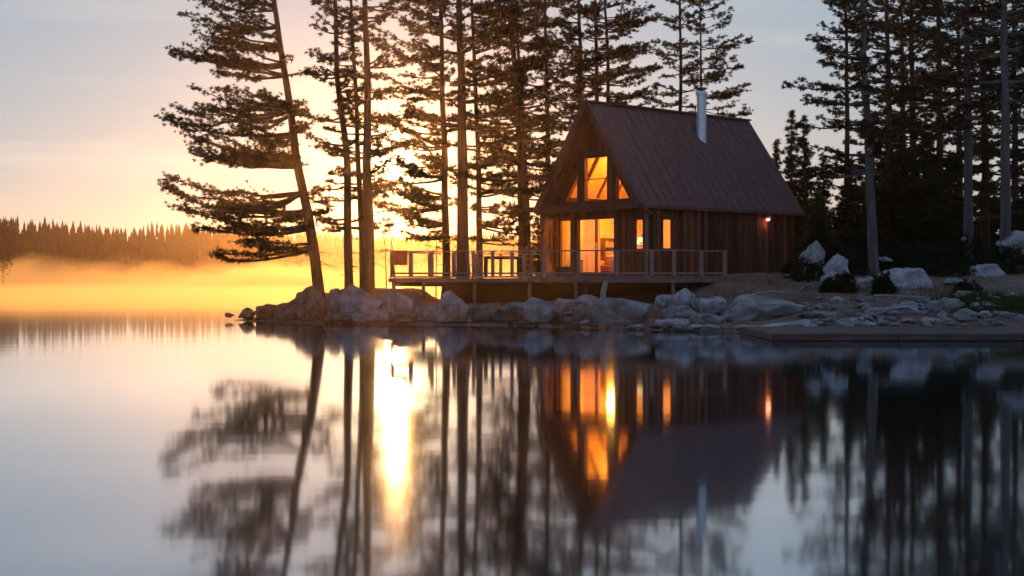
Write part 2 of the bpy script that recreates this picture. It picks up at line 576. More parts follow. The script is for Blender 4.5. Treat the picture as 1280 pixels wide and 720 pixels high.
BANK = [  # px0, px1, ytop, ybottom, D, material, depth, label
    (300, 325, 385, 403, 46.2, 'rock_red', .8, 'low reddish boulder at the very tip of the point, farthest left on the shore'),
    (318, 352, 376, 405, 46.0, 'rock_red', .8, 'reddish boulder second from the tip of the point'),
    (344, 384, 366, 407, 45.4, 'rock_red', .8, 'rounded reddish boulder just left of the leaning pine, lower than its neighbour'),
    (366, 412, 356, 409, 45.0, 'rock_red', .8, 'tall reddish brown boulder at the foot of the leaning pine'),
    (402, 432, 358, 400, 44.9, 'rock', .8, 'grey boulder wedged between the leaning pine and the next trunk'),
    (398, 452, 384, 411, 43.8, 'rock_red', .7, 'low wide boulder at the waterline below the second pine trunk'),
    (424, 480, 360, 410, 44.3, 'rock', .8, 'large dark blue grey boulder below the twin pine trunks'),
    (440, 492, 384, 412, 43.4, 'rock', .7, 'dark boulder with a flat top at the waterline below the twin trunks'),
    (470, 520, 357, 411, 44.3, 'rock', .8, 'dark boulder under the left end of the deck'),
    (484, 528, 383, 412, 43.2, 'rock_red', .6, 'brownish boulder at the waterline under the left deck corner'),
    (516, 556, 374, 411, 43.6, 'rock', .7, 'dark boulder between the deck corner and the lumpy grey boulder'),
    (542, 588, 367, 411, 43.0, 'rock', .8, 'lumpy pale grey boulder beneath the left half of the deck'),
    (576, 628, 376, 411, 43.0, 'rock_red', .7, 'brown grey boulder right of the lumpy one beneath the deck'),
    (618, 668, 372, 410, 42.4, 'rock', .8, 'mottled grey boulder just left of the front deck post'),
    (652, 704, 374, 408, 41.9, 'rock', .9, 'low mottled boulder directly below the front deck post'),
    (694, 748, 364, 406, 41.3, 'rock', .8, 'tilted grey slab boulder left of the driftwood stump'),
    (734, 822, 366, 408, 40.6, 'rock', .6, 'broad flat topped blue grey boulder below the glass door, widest of the bank'),
    (776, 814, 404, 415, 38.9, 'rock_pale', .7, 'thin pale ledge stone barely above the water below the broad boulder'),
    (819, 838, 364, 382, 40.8, 'rock_pale', .9, 'small pale round stone at the top left of the rock pile'),
    (834, 868, 361, 386, 40.6, 'rock_pale', .9, 'pale rounded boulder crowning the rock pile under the deck corner'),
    (822, 872, 381, 400, 40.0, 'rock', .8, 'flat wedge of rock in the middle of the pile under the deck corner'),
    (812, 864, 394, 416, 39.0, 'rock_pale', .7, 'light grey boulder at the waterline at the foot of the rock pile'),
    (862, 876, 370, 385, 40.4, 'rock', .9, 'small dark stone between the two crowning boulders'),
    (872, 908, 367, 392, 40.4, 'rock_pale', .9, 'pale cracked boulder below the right end of the deck'),
    (860, 908, 388, 409, 39.0, 'rock', .8, 'brown grey boulder under the pale cracked boulder'),
    (857, 912, 403, 418, 37.9, 'rock_pale', .7, 'white flat topped stone in the water right of the pile'),
    (908, 944, 403, 418, 37.7, 'rock_pale', .7, 'white rounded stone in the water, second right of the pile'),
    (898, 1004, 370, 406, 39.6, 'rock', .9, 'long smooth blue grey bedrock slab right of the deck'),
    (940, 1052, 399, 418, 37.5, 'rock_pale', .7, 'long low white slab at the waterline ending at the dock'),
    (994, 1046, 385, 407, 38.6, 'rock', .9, 'broken dark slab above the left end of the dock'),
]
for i, (a, b_, c, d, D, mk, dep, lab) in enumerate(BANK):
    rock(a, b_, c, d + 3, D, lab, 'boulder', mk, dep, 'boulders along the shore', var=i)

rock(1030, 1063, 319, 362, 43.6, 'tall white rounded boulder standing among dark shrubs right of the cabin', mk='rock_pale', depth=.8, var=6, group='boulders up the shore')
rock(1024, 1050, 338, 362, 43.2, 'white wedge of rock leaning under the tall rounded boulder', mk='rock_pale', depth=.7, var=3, group='boulders up the shore')
rock(1068, 1102, 343, 368, 42.6, 'white block of rock between two small dark bushes', mk='rock_pale', depth=.8, var=1, group='boulders up the shore')
rock(1098, 1176, 335, 372, 43.2, 'broad white peaked slab lying behind the small bush', mk='rock_pale', depth=.8, var=0, group='boulders up the shore')
rock(1094, 1116, 320, 328, 46.5, 'thin white stone lying behind the grey pine trunk', mk='rock_pale', depth=.7, var=4, group='boulders up the shore')
rock(1248, 1300, 289, 322, 47, 'big bluish white boulder at the far right edge above a bush', mk='rock_pale', depth=.8, var=6, group='boulders up the shore')
rock(1201, 1214, 295, 303, 50, 'small white stone high on the bank left of the big bluish boulder', mk='rock_pale', depth=.8, var=7, group='boulders up the shore')
rock(998, 1030, 302, 346, 49.0, 'pale grey angular boulder by the back corner of the cabin', mk='rock_pale', depth=.6, var=3, group='boulders up the shore')
rock(1150, 1202, 366, 398, 39.5, 'blue grey boulder above the rubble left of the grass', mk='rock', depth=.8, var=2, group='boulders up the shore')
rock(1246, 1276, 366, 384, 41, 'pale stone on top of the grassy bank at the right', mk='rock_pale', depth=.8, var=3, group='boulders up the shore')
rock(1230, 1262, 386, 408, 38.4, 'bluish round stone at the foot of the grassy bank', mk='rock', depth=.8, var=5, group='boulders up the shore')
rock(1080, 1150, 378, 402, 38.9, 'wide blue grey ledge in the middle of the rubble', mk='rock', depth=.7, var=7, group='boulders up the shore')
rock(1206, 1262, 330, 356, 45.5, 'bluish grey flat slab set in the bank like a path', mk='rock_pale', depth=1.2, var=0, group='boulders up the shore')
rock(281, 292, 391, 397, 46.6, 'tiny dark rock alone in the water left of the point', 'rock', 'rock', .8, name='rock')

MORE = [(1012, 1050, 372, 384, 41, 'flat grey stone on the beach above the broken dark slab', 'rock'),
        (1052, 1086, 388, 402, 38.4, 'angular grey rock in the rubble behind the left part of the dock', 'rock'),
        (1050, 1100, 398, 412, 37.5, 'low pale ledge touching the back of the dock', 'rock_pale'),
        (1112, 1150, 396, 410, 37.8, 'pale angular rock behind the middle of the dock', 'rock_pale'),
        (1156, 1196, 394, 408, 37.8, 'dark angular rock in front of the blue grey boulder', 'rock'),
        (1188, 1226, 386, 402, 38.2, 'grey rock between the blue grey boulder and the grassy bank', 'rock'),
        (1262, 1300, 392, 408, 38, 'grey rock at the right edge below the grass', 'rock'),
        (1120, 1158, 362, 374, 42, 'low grey rock on the beach below the peaked slab', 'rock'),
        (1176, 1214, 346, 358, 44, 'half buried grey rock below the round dark shrub', 'rock'),
        (1060, 1092, 366, 376, 42, 'flat stone on the beach below the white block', 'rock_pale')]
for i, (a, b_, c, d, D, lab, mk) in enumerate(MORE):
    rock(a, b_, c, d + 3, D, lab, mk=mk, depth=.8, var=i + 1, group='boulders up the shore', rz=random.uniform(0, 6))

# small stones of the rubble: countable, copied individually
for k in range(170):
    px = random.uniform(1005, 1290) if k < 130 else random.uniform(400, 900)
    t = random.random()
    D = (37.0 + 4.5 * t ** 1.3) if px > 1000 else None
    x = (px - 640) / F * (D or 42)
    if D is None:
        D = float(np.interp(x, LAND[:13, 0], LAND[:13, 1])) + random.uniform(-.2, 1.0)
        x = (px - 640) / F * D
    r = random.uniform(.07, .25) * (1.25 if k % 9 == 0 else 1)
    mk = random.choice(['rock', 'rock', 'rock_pale'] if k < 130 else ['rock', 'rock_red'])
    o = bpy.data.objects.new('stone', random.choice(ROCKS[mk]))
    o.scale = (r * random.uniform(.9, 1.6), r, r * random.uniform(.5, .8))
    o.location = (x, D, gz(x, D) + r * .25)
    o.rotation_euler = (random.uniform(-.2, .2), random.uniform(-.2, .2), random.uniform(0, 6.28))
    C.objects.link(o)
    if px > 1000:
        tag(o, 'small angular grey stone in the rubble behind the dock', 'stone', 'rubble stones behind the dock')
    else:
        tag(o, 'small stone wedged between the big boulders at the waterline', 'stone', 'small stones along the boulder bank')

# gravel over the beach: uncountable
vs = []
base = np.array([(1, 0, 0), (0, 1, 0), (-1, 0, 0), (0, -1, 0), (0, 0, .8)])
N = 9000
gx = rng.uniform(4.5, 17, N)
gy = rng.uniform(37, 50, N)
zz = ground(gx, gy)
rr = rng.uniform(.012, .05, N)
an = rng.uniform(0, 6.28, N)
tri = []
for f in ((0, 1, 4), (1, 2, 4), (2, 3, 4), (3, 0, 4)):
    tri.append(base[list(f)])
tri = np.concatenate(tri)  # 12,3
ca, sa = np.cos(an), np.sin(an)
P = tri[None] * rr[:, None, None]
X = P[..., 0] * ca[:, None] - P[..., 1] * sa[:, None]
Y = P[..., 0] * sa[:, None] + P[..., 1] * ca[:, None]
V = np.stack([X + gx[:, None], Y + gy[:, None], P[..., 2] + zz[:, None]], 2)
keep = (zz > .02)
tag(link('gravel', npmesh('gravel', V[keep].reshape(-1, 3), None, 3), M['rock_red']), 'loose gravel scattered over the brown beach',
    'gravel', kind='stuff')

# ------------------------------------------------------------------ foliage
def rand_rot(n):
    q = rng.normal(size=(n, 4))
    q /= np.linalg.norm(q, axis=1)[:, None]
    w, x, y, z = q.T
    return np.stack([np.stack([1 - 2 * (y * y + z * z), 2 * (x * y - z * w), 2 * (x * z + y * w)], 1),
                     np.stack([2 * (x * y + z * w), 1 - 2 * (x * x + z * z), 2 * (y * z - x * w)], 1),
                     np.stack([2 * (x * z - y * w), 2 * (y * z + x * w), 1 - 2 * (x * x + y * y)], 1)], 1)


def tuft(k, wid=.16):
    """a tuft of k needles of unit length, as triangles"""
    d = rng.normal(size=(k, 3))
    d /= np.linalg.norm(d, axis=1)[:, None]
    s = np.cross(d, rng.normal(size=(k, 3)))
    s /= np.linalg.norm(s, axis=1)[:, None]
    L = rng.uniform(.7, 1.1, k)[:, None]
    return np.stack([d * .1 * L + s * wid / 2, d * .1 * L - s * wid / 2, d * L], 1).reshape(-1, 3)


def clumps(name, pts, size, k, mat, parent, wid=.16):
    pts = np.asarray(pts)
    n = len(pts)
    T = [tuft(k, wid) for _ in range(8)]
    T = np.stack(T)[rng.integers(0, 8, n)]
    sz = size * rng.uniform(.6, 1.25, n)
    Rm = rand_rot(n)
    V = np.einsum('nij,nkj->nki', Rm, T) * sz[:, None, None]
    V[..., 2] *= .8
    V += pts[:, None, :]
    return link(name, npmesh(name, V.reshape(-1, 3), None, 3), mat, parent)


def pine(base, tops, rad, z0, z1, reach, label, bias=None, nl=46, lod=1.0, mat='needle', bark='bark', seed=0,
         group='tall pines on the point', name='pine_tree', cs=.155, droop=0.0, stub=True, tuftk=22):
    nl = int(nl * 1.22)
    """tops: polyline of the trunk above the base; z0..z1 crown range; reach(t) limb length"""
    rnd = random.Random(seed)
    root = empty(name, base, 0, label, 'pine tree', group)
    b0 = Vector(base)
    pts = [Vector((0, 0, -.3)), Vector((0, 0, 0))] + [Vector(p) - b0 for p in tops]
    # resample
    def tp(z):
        for a, b in zip(pts, pts[1:]):
            if a.z <= z <= b.z:
                return a.lerp(b, (z - a.z) / max(1e-5, b.z - a.z))
        return pts[-1].copy()
    H = pts[-1].z
    zz = [-.3 + (H + .3) * i / 22 for i in range(23)]
    tr = MB()
    wob = lambda z: Vector((noise.noise(Vector((z * .3, seed, 0))), noise.noise(Vector((z * .3, seed, 9))), 0)) * .09
    ctr = lambda z: tp(z) + wob(z)
    radf = lambda z: rad * (max(.05, 1 - .78 * max(0, z) / H) + .45 * math.exp(-max(0, z + .3) * 2.5))
    tr.tube([ctr(z) for z in zz], [radf(z) for z in zz], 12, .05)
    cl = []
    zc0, zc1 = z0 - b0.z, min(z1 - b0.z, H - .2)
    # whorls
    nwh = max(4, int((zc1 - zc0) / .62))
    for w in range(nwh):
        t = (w + rnd.uniform(-.32, .32)) / nwh
        z = zc0 + (zc1 - zc0) * max(0, t)
        wf = rnd.choice((.72, .86, .96, 1.04, 1.1))
        wr = rnd.uniform(-.12, .10)
        for _ in range(max(2, round(nl / nwh))):
            if bias:
                az = rnd.gauss(bias[0], bias[1])
            else:
                az = rnd.uniform(0, 2 * PI)
            L = reach(t) * rnd.uniform(.55, 1.12) * wf
            if bias and math.cos(az - bias[0]) < .1:
                L *= .45
            zs = z + rnd.uniform(-.12, .12)
            p = ctr(zs)
            d = Vector((math.cos(az), math.sin(az), 0))
            rise = rnd.uniform(-.12, .22) + .35 * t - droop + wr
            seg = 6
            lp = []
            for i in range(seg + 1):
                u = i / seg
                q = p + d * (L * u) + Vector((0, 0, L * (rise * u - .22 * u + .26 * u * u)))
                q += Vector((rnd.gauss(0, 1), rnd.gauss(0, 1), rnd.gauss(0, .6))) * .035 * L * u
                lp.append(q)
            r0 = min(radf(zs) * .42, .022 + .018 * L)
            tr.tube(lp, [r0 * (1 - .85 * i / seg) + .004 for i in range(seg + 1)], 5, 0, False)
            # twigs in a flat fan
            ntw = int(L * 8.5 * lod) + 3
            side = Vector((-d.y, d.x, 0))
            for k in range(ntw):
                u = rnd.uniform(.22, 1) ** .8
                i = min(seg - 1, int(u * seg))
                q = lp[i].lerp(lp[i + 1], u * seg - i)
                tl = rnd.uniform(.25, .75) * (L * .30) * (1.15 - .55 * u) + .08
                sgn = rnd.choice((-1, 1))
                td = (d * rnd.uniform(.3, 1) + side * sgn * rnd.uniform(.2, 1) + Vector((0, 0, rnd.uniform(-.12, .4)))).normalized()
                e = q + td * tl
                if lod > .45:
                    tr.tube([q, e], [.009, .004], 3, 0, False)
                m_ = 1 + int(tl / .27)
                for j in range(m_):
                    c = q.lerp(e, (j + 1) / m_)
                    cl.append(c + Vector((rnd.gauss(0, .04), rnd.gauss(0, .04), rnd.gauss(0, .03))))
            cl.append(lp[-1])
    # crown tip
    if z1 - b0.z >= H - .3:
        for _ in range(int(14 * lod)):
            cl.append(ctr(H) + Vector((rnd.gauss(0, .15), rnd.gauss(0, .15), -abs(rnd.gauss(0, .5)))))
    # dead stubs below the crown
    if stub:
        for _ in range(9):
            z = rnd.uniform(.3 * zc0, zc0)
            az = rnd.uniform(0, 6.28)
            L = rnd.uniform(.15, .9)
            p = ctr(z)
            d = Vector((math.cos(az), math.sin(az), rnd.uniform(-.35, .1)))
            tr.tube([p, p + d * L * .5, p + d * L + Vector((0, 0, -.05))], [.02, .013, .004], 4, 0, False)
    tr.build('trunk', M[bark], root, smooth=True)
    clumps('crown', [tuple(c) for c in cl], cs, tuftk, M[mat], root, .23)
    return root


def trunk_pts(D, *pp, dy=0):
    return [at(px, py, D) for px, py in pp]


def plant_pine(px, py, D, rw, line, label, z0, ztop, reach, **kw):
    """px,py: foot; line: (px,py) spots along the trunk going up; z0: row where the crown starts"""
    b = at(px, py, D)
    g = gz(b.x, b.y)
    b = Vector((b.x, b.y, g - .05))
    tops = [at(x, y, D) for x, y in line]
    last, prev = tops[-1], (tops[-2] if len(tops) > 1 else b)
    if last.z < ztop:
        d = (last - prev) / max(.1, last.z - prev.z)
        tops.append(last + d * (ztop - last.z) * .5 + Vector((0, 0, (ztop - last.z) * .5)) if False else
                    Vector((last.x + d.x * (ztop - last.z) * .6, last.y, ztop)))
    return pine(b, tops, rw / F * D / 2, at(0, z0, D).z, ztop, reach, label, **kw)


cone = lambda a, b: (lambda t: a * (1 - t) + b * t)
# the group of tall pines on the point
plant_pine(402, 357, 45, 15, [(386, 270), (372, 200), (357, 100), (342, 0)],
           'leaning pine farthest left, its trunk bent left and its boughs reaching over the water', 308, 14.6,
           lambda t: 4.15 * (1 - .36 * t) * (.75 if t < .05 else 1), bias=(PI, .95), nl=118, seed=71, cs=.145, droop=.09)
plant_pine(437, 356, 46, 12, [(433, 200), (422, 90), (419, 0)],
           'slim upright pine just right of the leaning pine', 292, 14.8, lambda t: 1.9 - .5 * t, nl=58, seed=2)
plant_pine(454, 357, 45.6, 9, [(450, 230), (444, 100), (438, 0)],
           'thin dark pine trunk pressed against the thick trunk on its right', 240, 14.4, lambda t: 1.5 - .3 * t, nl=34, seed=3)
plant_pine(462, 357, 45, 15, [(460, 220), (459, 100), (456, 0)],
           'thick pine trunk immediately left of the rising sun', 235, 15, lambda t: 1.75 - .3 * t, nl=40, seed=4)
plant_pine(557, 345, 51, 11, [(556, 200), (553, 90), (551, 0)],
           'pine behind the deck with low boughs reaching left into the sun', 300, 16.5,
           lambda t: 2.6 + .2 * t, nl=110, seed=5, bias=(PI * .95, 1.3))
plant_pine(579, 345, 50, 17, [(578, 200), (576, 90), (574, 0)],
           'thickest straight pine trunk rising behind the middle of the left deck', 225, 17, lambda t: 2.2, nl=56, seed=6)
plant_pine(600, 345, 52, 9, [(598, 200), (594, 100), (590, 0)],
           'thin straight pine just right of the thickest trunk', 300, 16.5, lambda t: 2.4, nl=84, seed=7, bias=(0, 1.2))
plant_pine(655, 343, 54, 13, [(651, 200), (644, 90), (638, 0)],
           'pine standing left of the cabin eave with a slight lean', 262, 17.2, lambda t: 2.6, nl=96, seed=8)
plant_pine(664, 343, 56, 8, [(656, 200), (650, 100), (645, 0)],
           'slender second trunk hugging the pine beside the cabin eave', 200, 17, lambda t: 1.5, nl=34, seed=9)
plant_pine(687, 340, 58, 9, [(685, 200), (683, 90), (681, 0)],
           'straight thin pine rising behind the left roof slope', 262, 18, lambda t: 2.3, nl=78, seed=10)
plant_pine(726, 335, 62, 10, [(725, 100), (724, 0)],
           'pine behind the roof peak, directly above its tip', 190, 19, lambda t: 2.2, nl=64, seed=11)
plant_pine(746, 335, 61, 9, [(746, 100), (744, 0)],
           'pine behind the roof just right of the peak', 170, 19, lambda t: 2.3, nl=64, seed=12)
plant_pine(762, 335, 63, 8, [(760, 100), (757, 0)],
           'pine behind the roof with boughs reaching right over open sky', 160, 19, lambda t: 2.6 - .4 * t, nl=70, seed=13, bias=(0, 1.3))
# two over the roof by the flue
plant_pine(850, 335, 64, 7, [(851, 140), (851, 60), (849, 0)],
           'slim pine behind the roof left of the metal flue', 150, 20, lambda t: 1.9 - .4 * t, nl=62, seed=17)
plant_pine(878, 335, 65, 5, [(877, 140), (876, 60), (875, 0)],
           'slim pine rising right above the metal flue with boughs to the right', 152, 19, lambda t: 2.5 - .5 * t, nl=58, seed=18, bias=(0, 1.5))

# the dark forest on the right
GR = 'pines of the dark wood on the right'
plant_pine(1092, 330, 46, 13, [(1086, 200), (1081, 100), (1078, 0)],
           'blue grey pine trunk standing clear in front of the dark wood', 215, 15.5, lambda t: 2.5 - .4 * t, nl=72, seed=21,
           bark='bark_grey', group=GR, bias=(PI, 1.4), stub=False)
plant_pine(1211, 318, 50, 13, [(1210, 200), (1209, 0)],
           'dark pine trunk second from the right edge', 170, 17, lambda t: 2.6, nl=66, seed=22, bark='bark_grey', group=GR)
plant_pine(1257, 318, 47, 15, [(1257, 150), (1255, 0)],
           'thick dark pine trunk nearest the right edge', 130, 16, lambda t: 2.6, nl=60, seed=23, bark='bark_grey', group=GR)
for i, (px, D, w, z0, rc, nl, lab) in enumerate([
    (1112, 58, 12, 290, 3.0, 105, 'broad dark pine directly behind the blue grey trunk'),
    (1142, 63, 12, 290, 3.2, 105, 'dark pine between the blue grey trunk and the wood, brushing both'),
    (1176, 58, 11, 280, 3.0, 100, 'dark pine in the middle of the wood'),
    (1232, 62, 12, 270, 3.0, 90, 'dark pine seen between the two trunks at the right'),
    (1296, 56, 12, 290, 3.2, 90, 'pine whose boughs reach in over the right edge'),
    (1060, 66, 9, 300, 2.2, 84, 'pine at the left edge of the dark wood with ragged boughs on open sky'),
    (1200, 72, 11, 300, 3.4, 100, 'pine deep in the wood behind the second trunk'),
    (1270, 74, 11, 300, 3.4, 100, 'pine deep in the wood behind the nearest trunk'),
    (1130, 78, 11, 305, 3.6, 100, 'pine deep in the wood behind the broad dark pine'),
    (1330, 66, 12, 300, 3.4, 80, 'pine just outside the right edge, tips only in view'),
]):
    plant_pine(px, 330, D, w, [(px - 1, 180), (px - 3, 0)], lab, z0, 17 + i % 3, (lambda r: (lambda t: r * (1 - .35 * t)))(rc),
               nl=int(nl * .72), seed=30 + i, group=GR, mat='needle_dark', lod=.8, cs=.175, stub=False)


def spruce(px, ytop, D, wpx, label, seed, n=900, group='young spruces at the edge of the wood', mat='needle_dark',
           name='spruce_tree', cs=.15, ragged=.3, ybot=None):
    rnd = random.Random(seed)
    x = (px - 640) / F * D
    g = gz(x, D)
    root = empty(name, (x, D, g), 0, label, 'spruce tree', group)
    H = at(px, ytop, D).z - g
    Rm = wpx / F * D / 2
    tr = MB()
    tr.tube([(0, 0, -.2), (0, 0, H * .5), (0, 0, H)], [.03 * H ** .5 * 2, .05, .01], 8)
    cl = []
    z = H * .04
    while z < H:
        t = z / H
        L0 = Rm * (1 - t) ** .8 * (1 + .15 * noise.noise(Vector((z * 1.1, seed, 0)))) + .06
        k = max(5, int(14 * (1 - t) + 4))
        for j in range(k):
            az = rnd.uniform(0, 6.28)
            L = L0 * rnd.uniform(1 - ragged * 1.5, 1 + ragged * .5)
            d = Vector((math.cos(az), math.sin(az), 0))
            zz = z + rnd.uniform(-.1, .1)
            e = Vector((0, 0, zz)) + d * L + Vector((0, 0, -.12 * L + rnd.uniform(-.05, .12)))
            tr.tube([(0, 0, zz), e], [.018, .004], 3, 0, False)
            for q in range(int(L * 7) + 1):
                u = rnd.uniform(.15, 1)
                s = Vector((-d.y, d.x, 0)) * rnd.gauss(0, .16 * L * (1.1 - u) + .04)
                cl.append(Vector((0, 0, zz)).lerp(e, u) + s + Vector((0, 0, rnd.gauss(0, .05))))
            cl.append(e)
        z += .2 + .012 * H
    cl += [Vector((0, 0, H - .05)), Vector((0, 0, H + .05))]
    tr.build('trunk', M['bark'], root)
    clumps('crown', [tuple(c) for c in cl], cs * 1.35, 18, M[mat], root, .22)
    return root


spruce(673, 262, 57, 34, 'small young spruce between the pine and the left leg of the cabin', 63, cs=.13)
spruce(989, 143, 62, 52, 'tall narrow young spruce just right of the roof end, taller of the pair', 51, cs=.17, ragged=.6)
spruce(1005, 148, 60, 58, 'young spruce second right of the roof end, overlapping the taller one', 52, cs=.17, ragged=.6)
spruce(970, 178, 63, 36, 'small pointed spruce half hidden by the sloping end of the roof', 53, cs=.16, ragged=.6)
spruce(1030, 196, 60, 60, 'low ragged spruce in the gap between the pair and the dark wood', 54, cs=.17, ragged=.55)
spruce(1022, 238, 54, 56, 'short bushy green spruce behind the back corner of the cabin', 55, mat='bushgreen', cs=.17)
spruce(1062, 214, 55, 84, 'broad dark spruce left of the blue grey trunk', 56, cs=.19)
spruce(1120, 150, 58, 104, 'broad black spruce right of the blue grey trunk', 57, cs=.2)
spruce(1158, 168, 57, 90, 'dense black spruce at the centre of the wood', 58, cs=.2)
spruce(1088, 175, 60, 90, 'dense spruce hidden behind the blue grey trunk', 59, cs=.2)
spruce(1190, 195, 60, 70, 'low spruce filling the gap left of the second trunk', 60, cs=.2)
spruce(1290, 215, 56, 80, 'dark spruce cut by the right edge of the view', 61, cs=.2)
spruce(1235, 215, 66, 66, 'low spruce glimpsed between the two right trunks', 62, cs=.2)

# saplings by the deck against the bright sky
def sapling(px, D, ytop, bend, label, tufts, seed):
    rnd = random.Random(seed)
    x = (px - 640) / F * D
    g = gz(x, D)
    root = empty('pine_sapling', (x, D, g), 0, label, 'sapling', 'saplings by the left end of the deck')
    H = at(px, ytop, D).z - g
    tr = MB()
    pt = lambda t: Vector((bend * t * t, 0, H * t))
    tr.tube([pt(i / 8) for i in range(9)], [.035 * (1 - .7 * i / 8) for i in range(9)], 6)
    cl = []
    for t, L, n in tufts:
        for _ in range(n):
            p = pt(t)
            az = rnd.uniform(0, 6.28)
            e = p + Vector((math.cos(az) * L, math.sin(az) * L, rnd.uniform(-.1, .25) * L)) * rnd.uniform(.5, 1)
            tr.tube([p, e], [.012, .004], 3, 0, False)
            for u in (.4, .6, .8, 1):
                cl.append(p.lerp(e, u) + Vector((rnd.gauss(0, .05), rnd.gauss(0, .05), rnd.gauss(0, .04))))
    tr.build('trunk', M['bark'], root)
    clumps('crown', [tuple(c) for c in cl], .12, 14, M['needle'], root)


sapling(494, 51, 252, -.45, 'thin bent sapling with a flat tuft beside the sun', [(.98, .9, 14), (.8, .4, 4)], 1)
sapling(483, 50.5, 288, -.1, 'shortest bare stemmed sapling by the left end of the deck', [(.98, .3, 5), (.7, .25, 3)], 2)
sapling(545, 54, 262, .05, 'small bushy pine sapling behind the left part of the deck', [(.98, .45, 7), (.88, .7, 9), (.76, .6, 8), (.6, .5, 4)], 3)

# far wood across the lake: reads as one mass
far = []
rf = random.Random(5)
fx = []
for k in range(5200):
    X = rf.uniform(-210, 215)
    row = rf.random() ** 1.5
    Y = float(far_shore(np.array([X]))[0]) + 3 + row * 55
    if Y > 610:
        continue
    fx.append((X, Y, (9.9 + 1.2 * noise.noise(Vector((X * .03, Y * .03, 2)))) * rf.uniform(.84, 1.1) * (Y / 240) ** .45, rf.uniform(1.7, 2.9)))
A = np.array(fx)
gzf = np.clip((A[:, 1] - far_shore(A[:, 0])) * .12, -2, 3)
V = []
for (X, Y, H, w), g in zip(fx, gzf):
    for L in range(9):
        t0 = .08 + .92 * L / 9
        for q in range(7):
            a = rf.uniform(0, 6.28)
            r = w * (1.02 - t0) * rf.uniform(.65, 1.15)
            zt = g + H * min(1, t0 + .17)
            zb = g + H * t0 - .25
            a2 = a + rf.uniform(.9, 1.5)
            V += [(X, Y, zt), (X + r * math.cos(a), Y + r * math.sin(a), zb + rf.uniform(-.2, .2)),
                  (X + r * math.cos(a2), Y + r * math.sin(a2), zb + rf.uniform(-.2, .2))]
tag(link('far_wood', npmesh('far_wood', np.array(V), None, 3), M['far']),
    'dark conifer wood along the far shore of the lake behind the mist', 'wood', kind='stuff')
# one taller broadleaf-ish tree that sticks up at the far left edge
sp = []
x, D = (4 - 640) / F * 200, 200
root = empty('lone_tree', (x, D, -.5), 0, 'dark rounded tree top poking above the far wood at the left edge', 'tree')
tr = MB().tube([(0, 0, -1.5), (0, 0, 5), (0, 0, 11)], [.25, .15, .05], 6)
tr.build('trunk', M['bark'], root)
for _ in range(420):
    v = rng.normal(size=3)
    v /= np.linalg.norm(v)
    sp.append(v * rng.uniform(.5, 1) * np.array([2.0, 1.8, 4.6]) + np.array([0, 0, 6.6]))
clumps('crown', sp, .45, 14, M['needle_dark'], root, .3)

# ------------------------------------------------------------------ shrubs
def shrub(px, ytop, ybot, wpx, D, label, seed, mat='shrub', dens=900):
    rnd = np.random.default_rng(seed)
    x = (px - 640) / F * D
    g = gz(x, D)
    zt = at(px, ytop, D).z
    zb = min(g, at(px, ybot, D).z)
    h, w = zt - zb, wpx / F * D / 2
    root = empty('shrub', (x, D, zb), 0, label, 'shrub', 'dark shrubs between the cabin and the wood')
    n = int(dens * max(.5, w * h))
    v = rnd.normal(size=(n, 3))
    v[:, 2] = np.abs(v[:, 2])
    v /= np.linalg.norm(v, axis=1)[:, None]
    lump = np.array([1 + .5 * noise.noise(Vector(p * 2.4 + seed)) + .22 * noise.noise(Vector(p * 6 + seed)) for p in v])
    r = rnd.uniform(.55, 1, n) ** .5 * lump
    P = v * r[:, None] * np.array([w, w * .8, h])
    tr = MB()
    for i in range(9):
        p = P[i] * .8
        tr.tube([(0, 0, 0), tuple(p * .5 + np.array([0, 0, .05])), tuple(p)], [.02, .012, .004], 4, 0, False)
    tr.build('stem', M['bark'], root)
    clumps('foliage', P, .10, 12, M[mat], root, .45)


for i, (px, yt, yb, w, D, mt, lab) in enumerate([
    (1008, 326, 362, 50, 45.5, 'shrub', 'dark shrub at the back corner of the cabin, against the pale grey boulder'),
    (1072, 322, 350, 56, 46.5, 'shrub', 'dark spreading shrub directly left of the grey trunk foot'),
    (1140, 318, 346, 60, 47.5, 'shrub', 'dark shrub behind the peaked slab, right of the grey trunk'),
    (988, 330, 350, 26, 46.5, 'shrub', 'small dark shrub against the cabin wall near its back corner'),
    (1040, 303, 340, 80, 50, 'juniper', 'long dull hedge-like shrub behind the tall white boulder'),
    (1118, 302, 338, 80, 50, 'juniper', 'brownish shrub right of the blue grey trunk under the wood'),
    (1037, 350, 370, 26, 42.4, 'shrub', 'small black bush at the foot of the white wedge rock'),
    (1056, 344, 370, 28, 42.2, 'juniper', 'small brown bush left of the white block'),
    (1104, 342, 373, 30, 42.0, 'juniper', 'round brown green bush in front of the peaked slab'),
    (1160, 306, 336, 60, 49.5, 'juniper', 'dull brown shrub in the middle of the wood edge'),
    (1186, 322, 350, 58, 45.5, 'shrub', 'round dark shrub above the bluish slab path'),
    (1216, 298, 326, 66, 50, 'shrub', 'dark green shrub below the small white stone'),
    (1258, 310, 342, 70, 46, 'shrub', 'dark bush under the big bluish boulder at the right'),
    (1208, 353, 376, 44, 41.5, 'shrub', 'low dark bush leaning over the bank above the grass'),
    (1078, 312, 338, 46, 47.5, 'shrub', 'dark shrub at the foot of the blue grey trunk'),
]):
    shrub(px, yt, yb, w, D, lab, i + 1, mt)

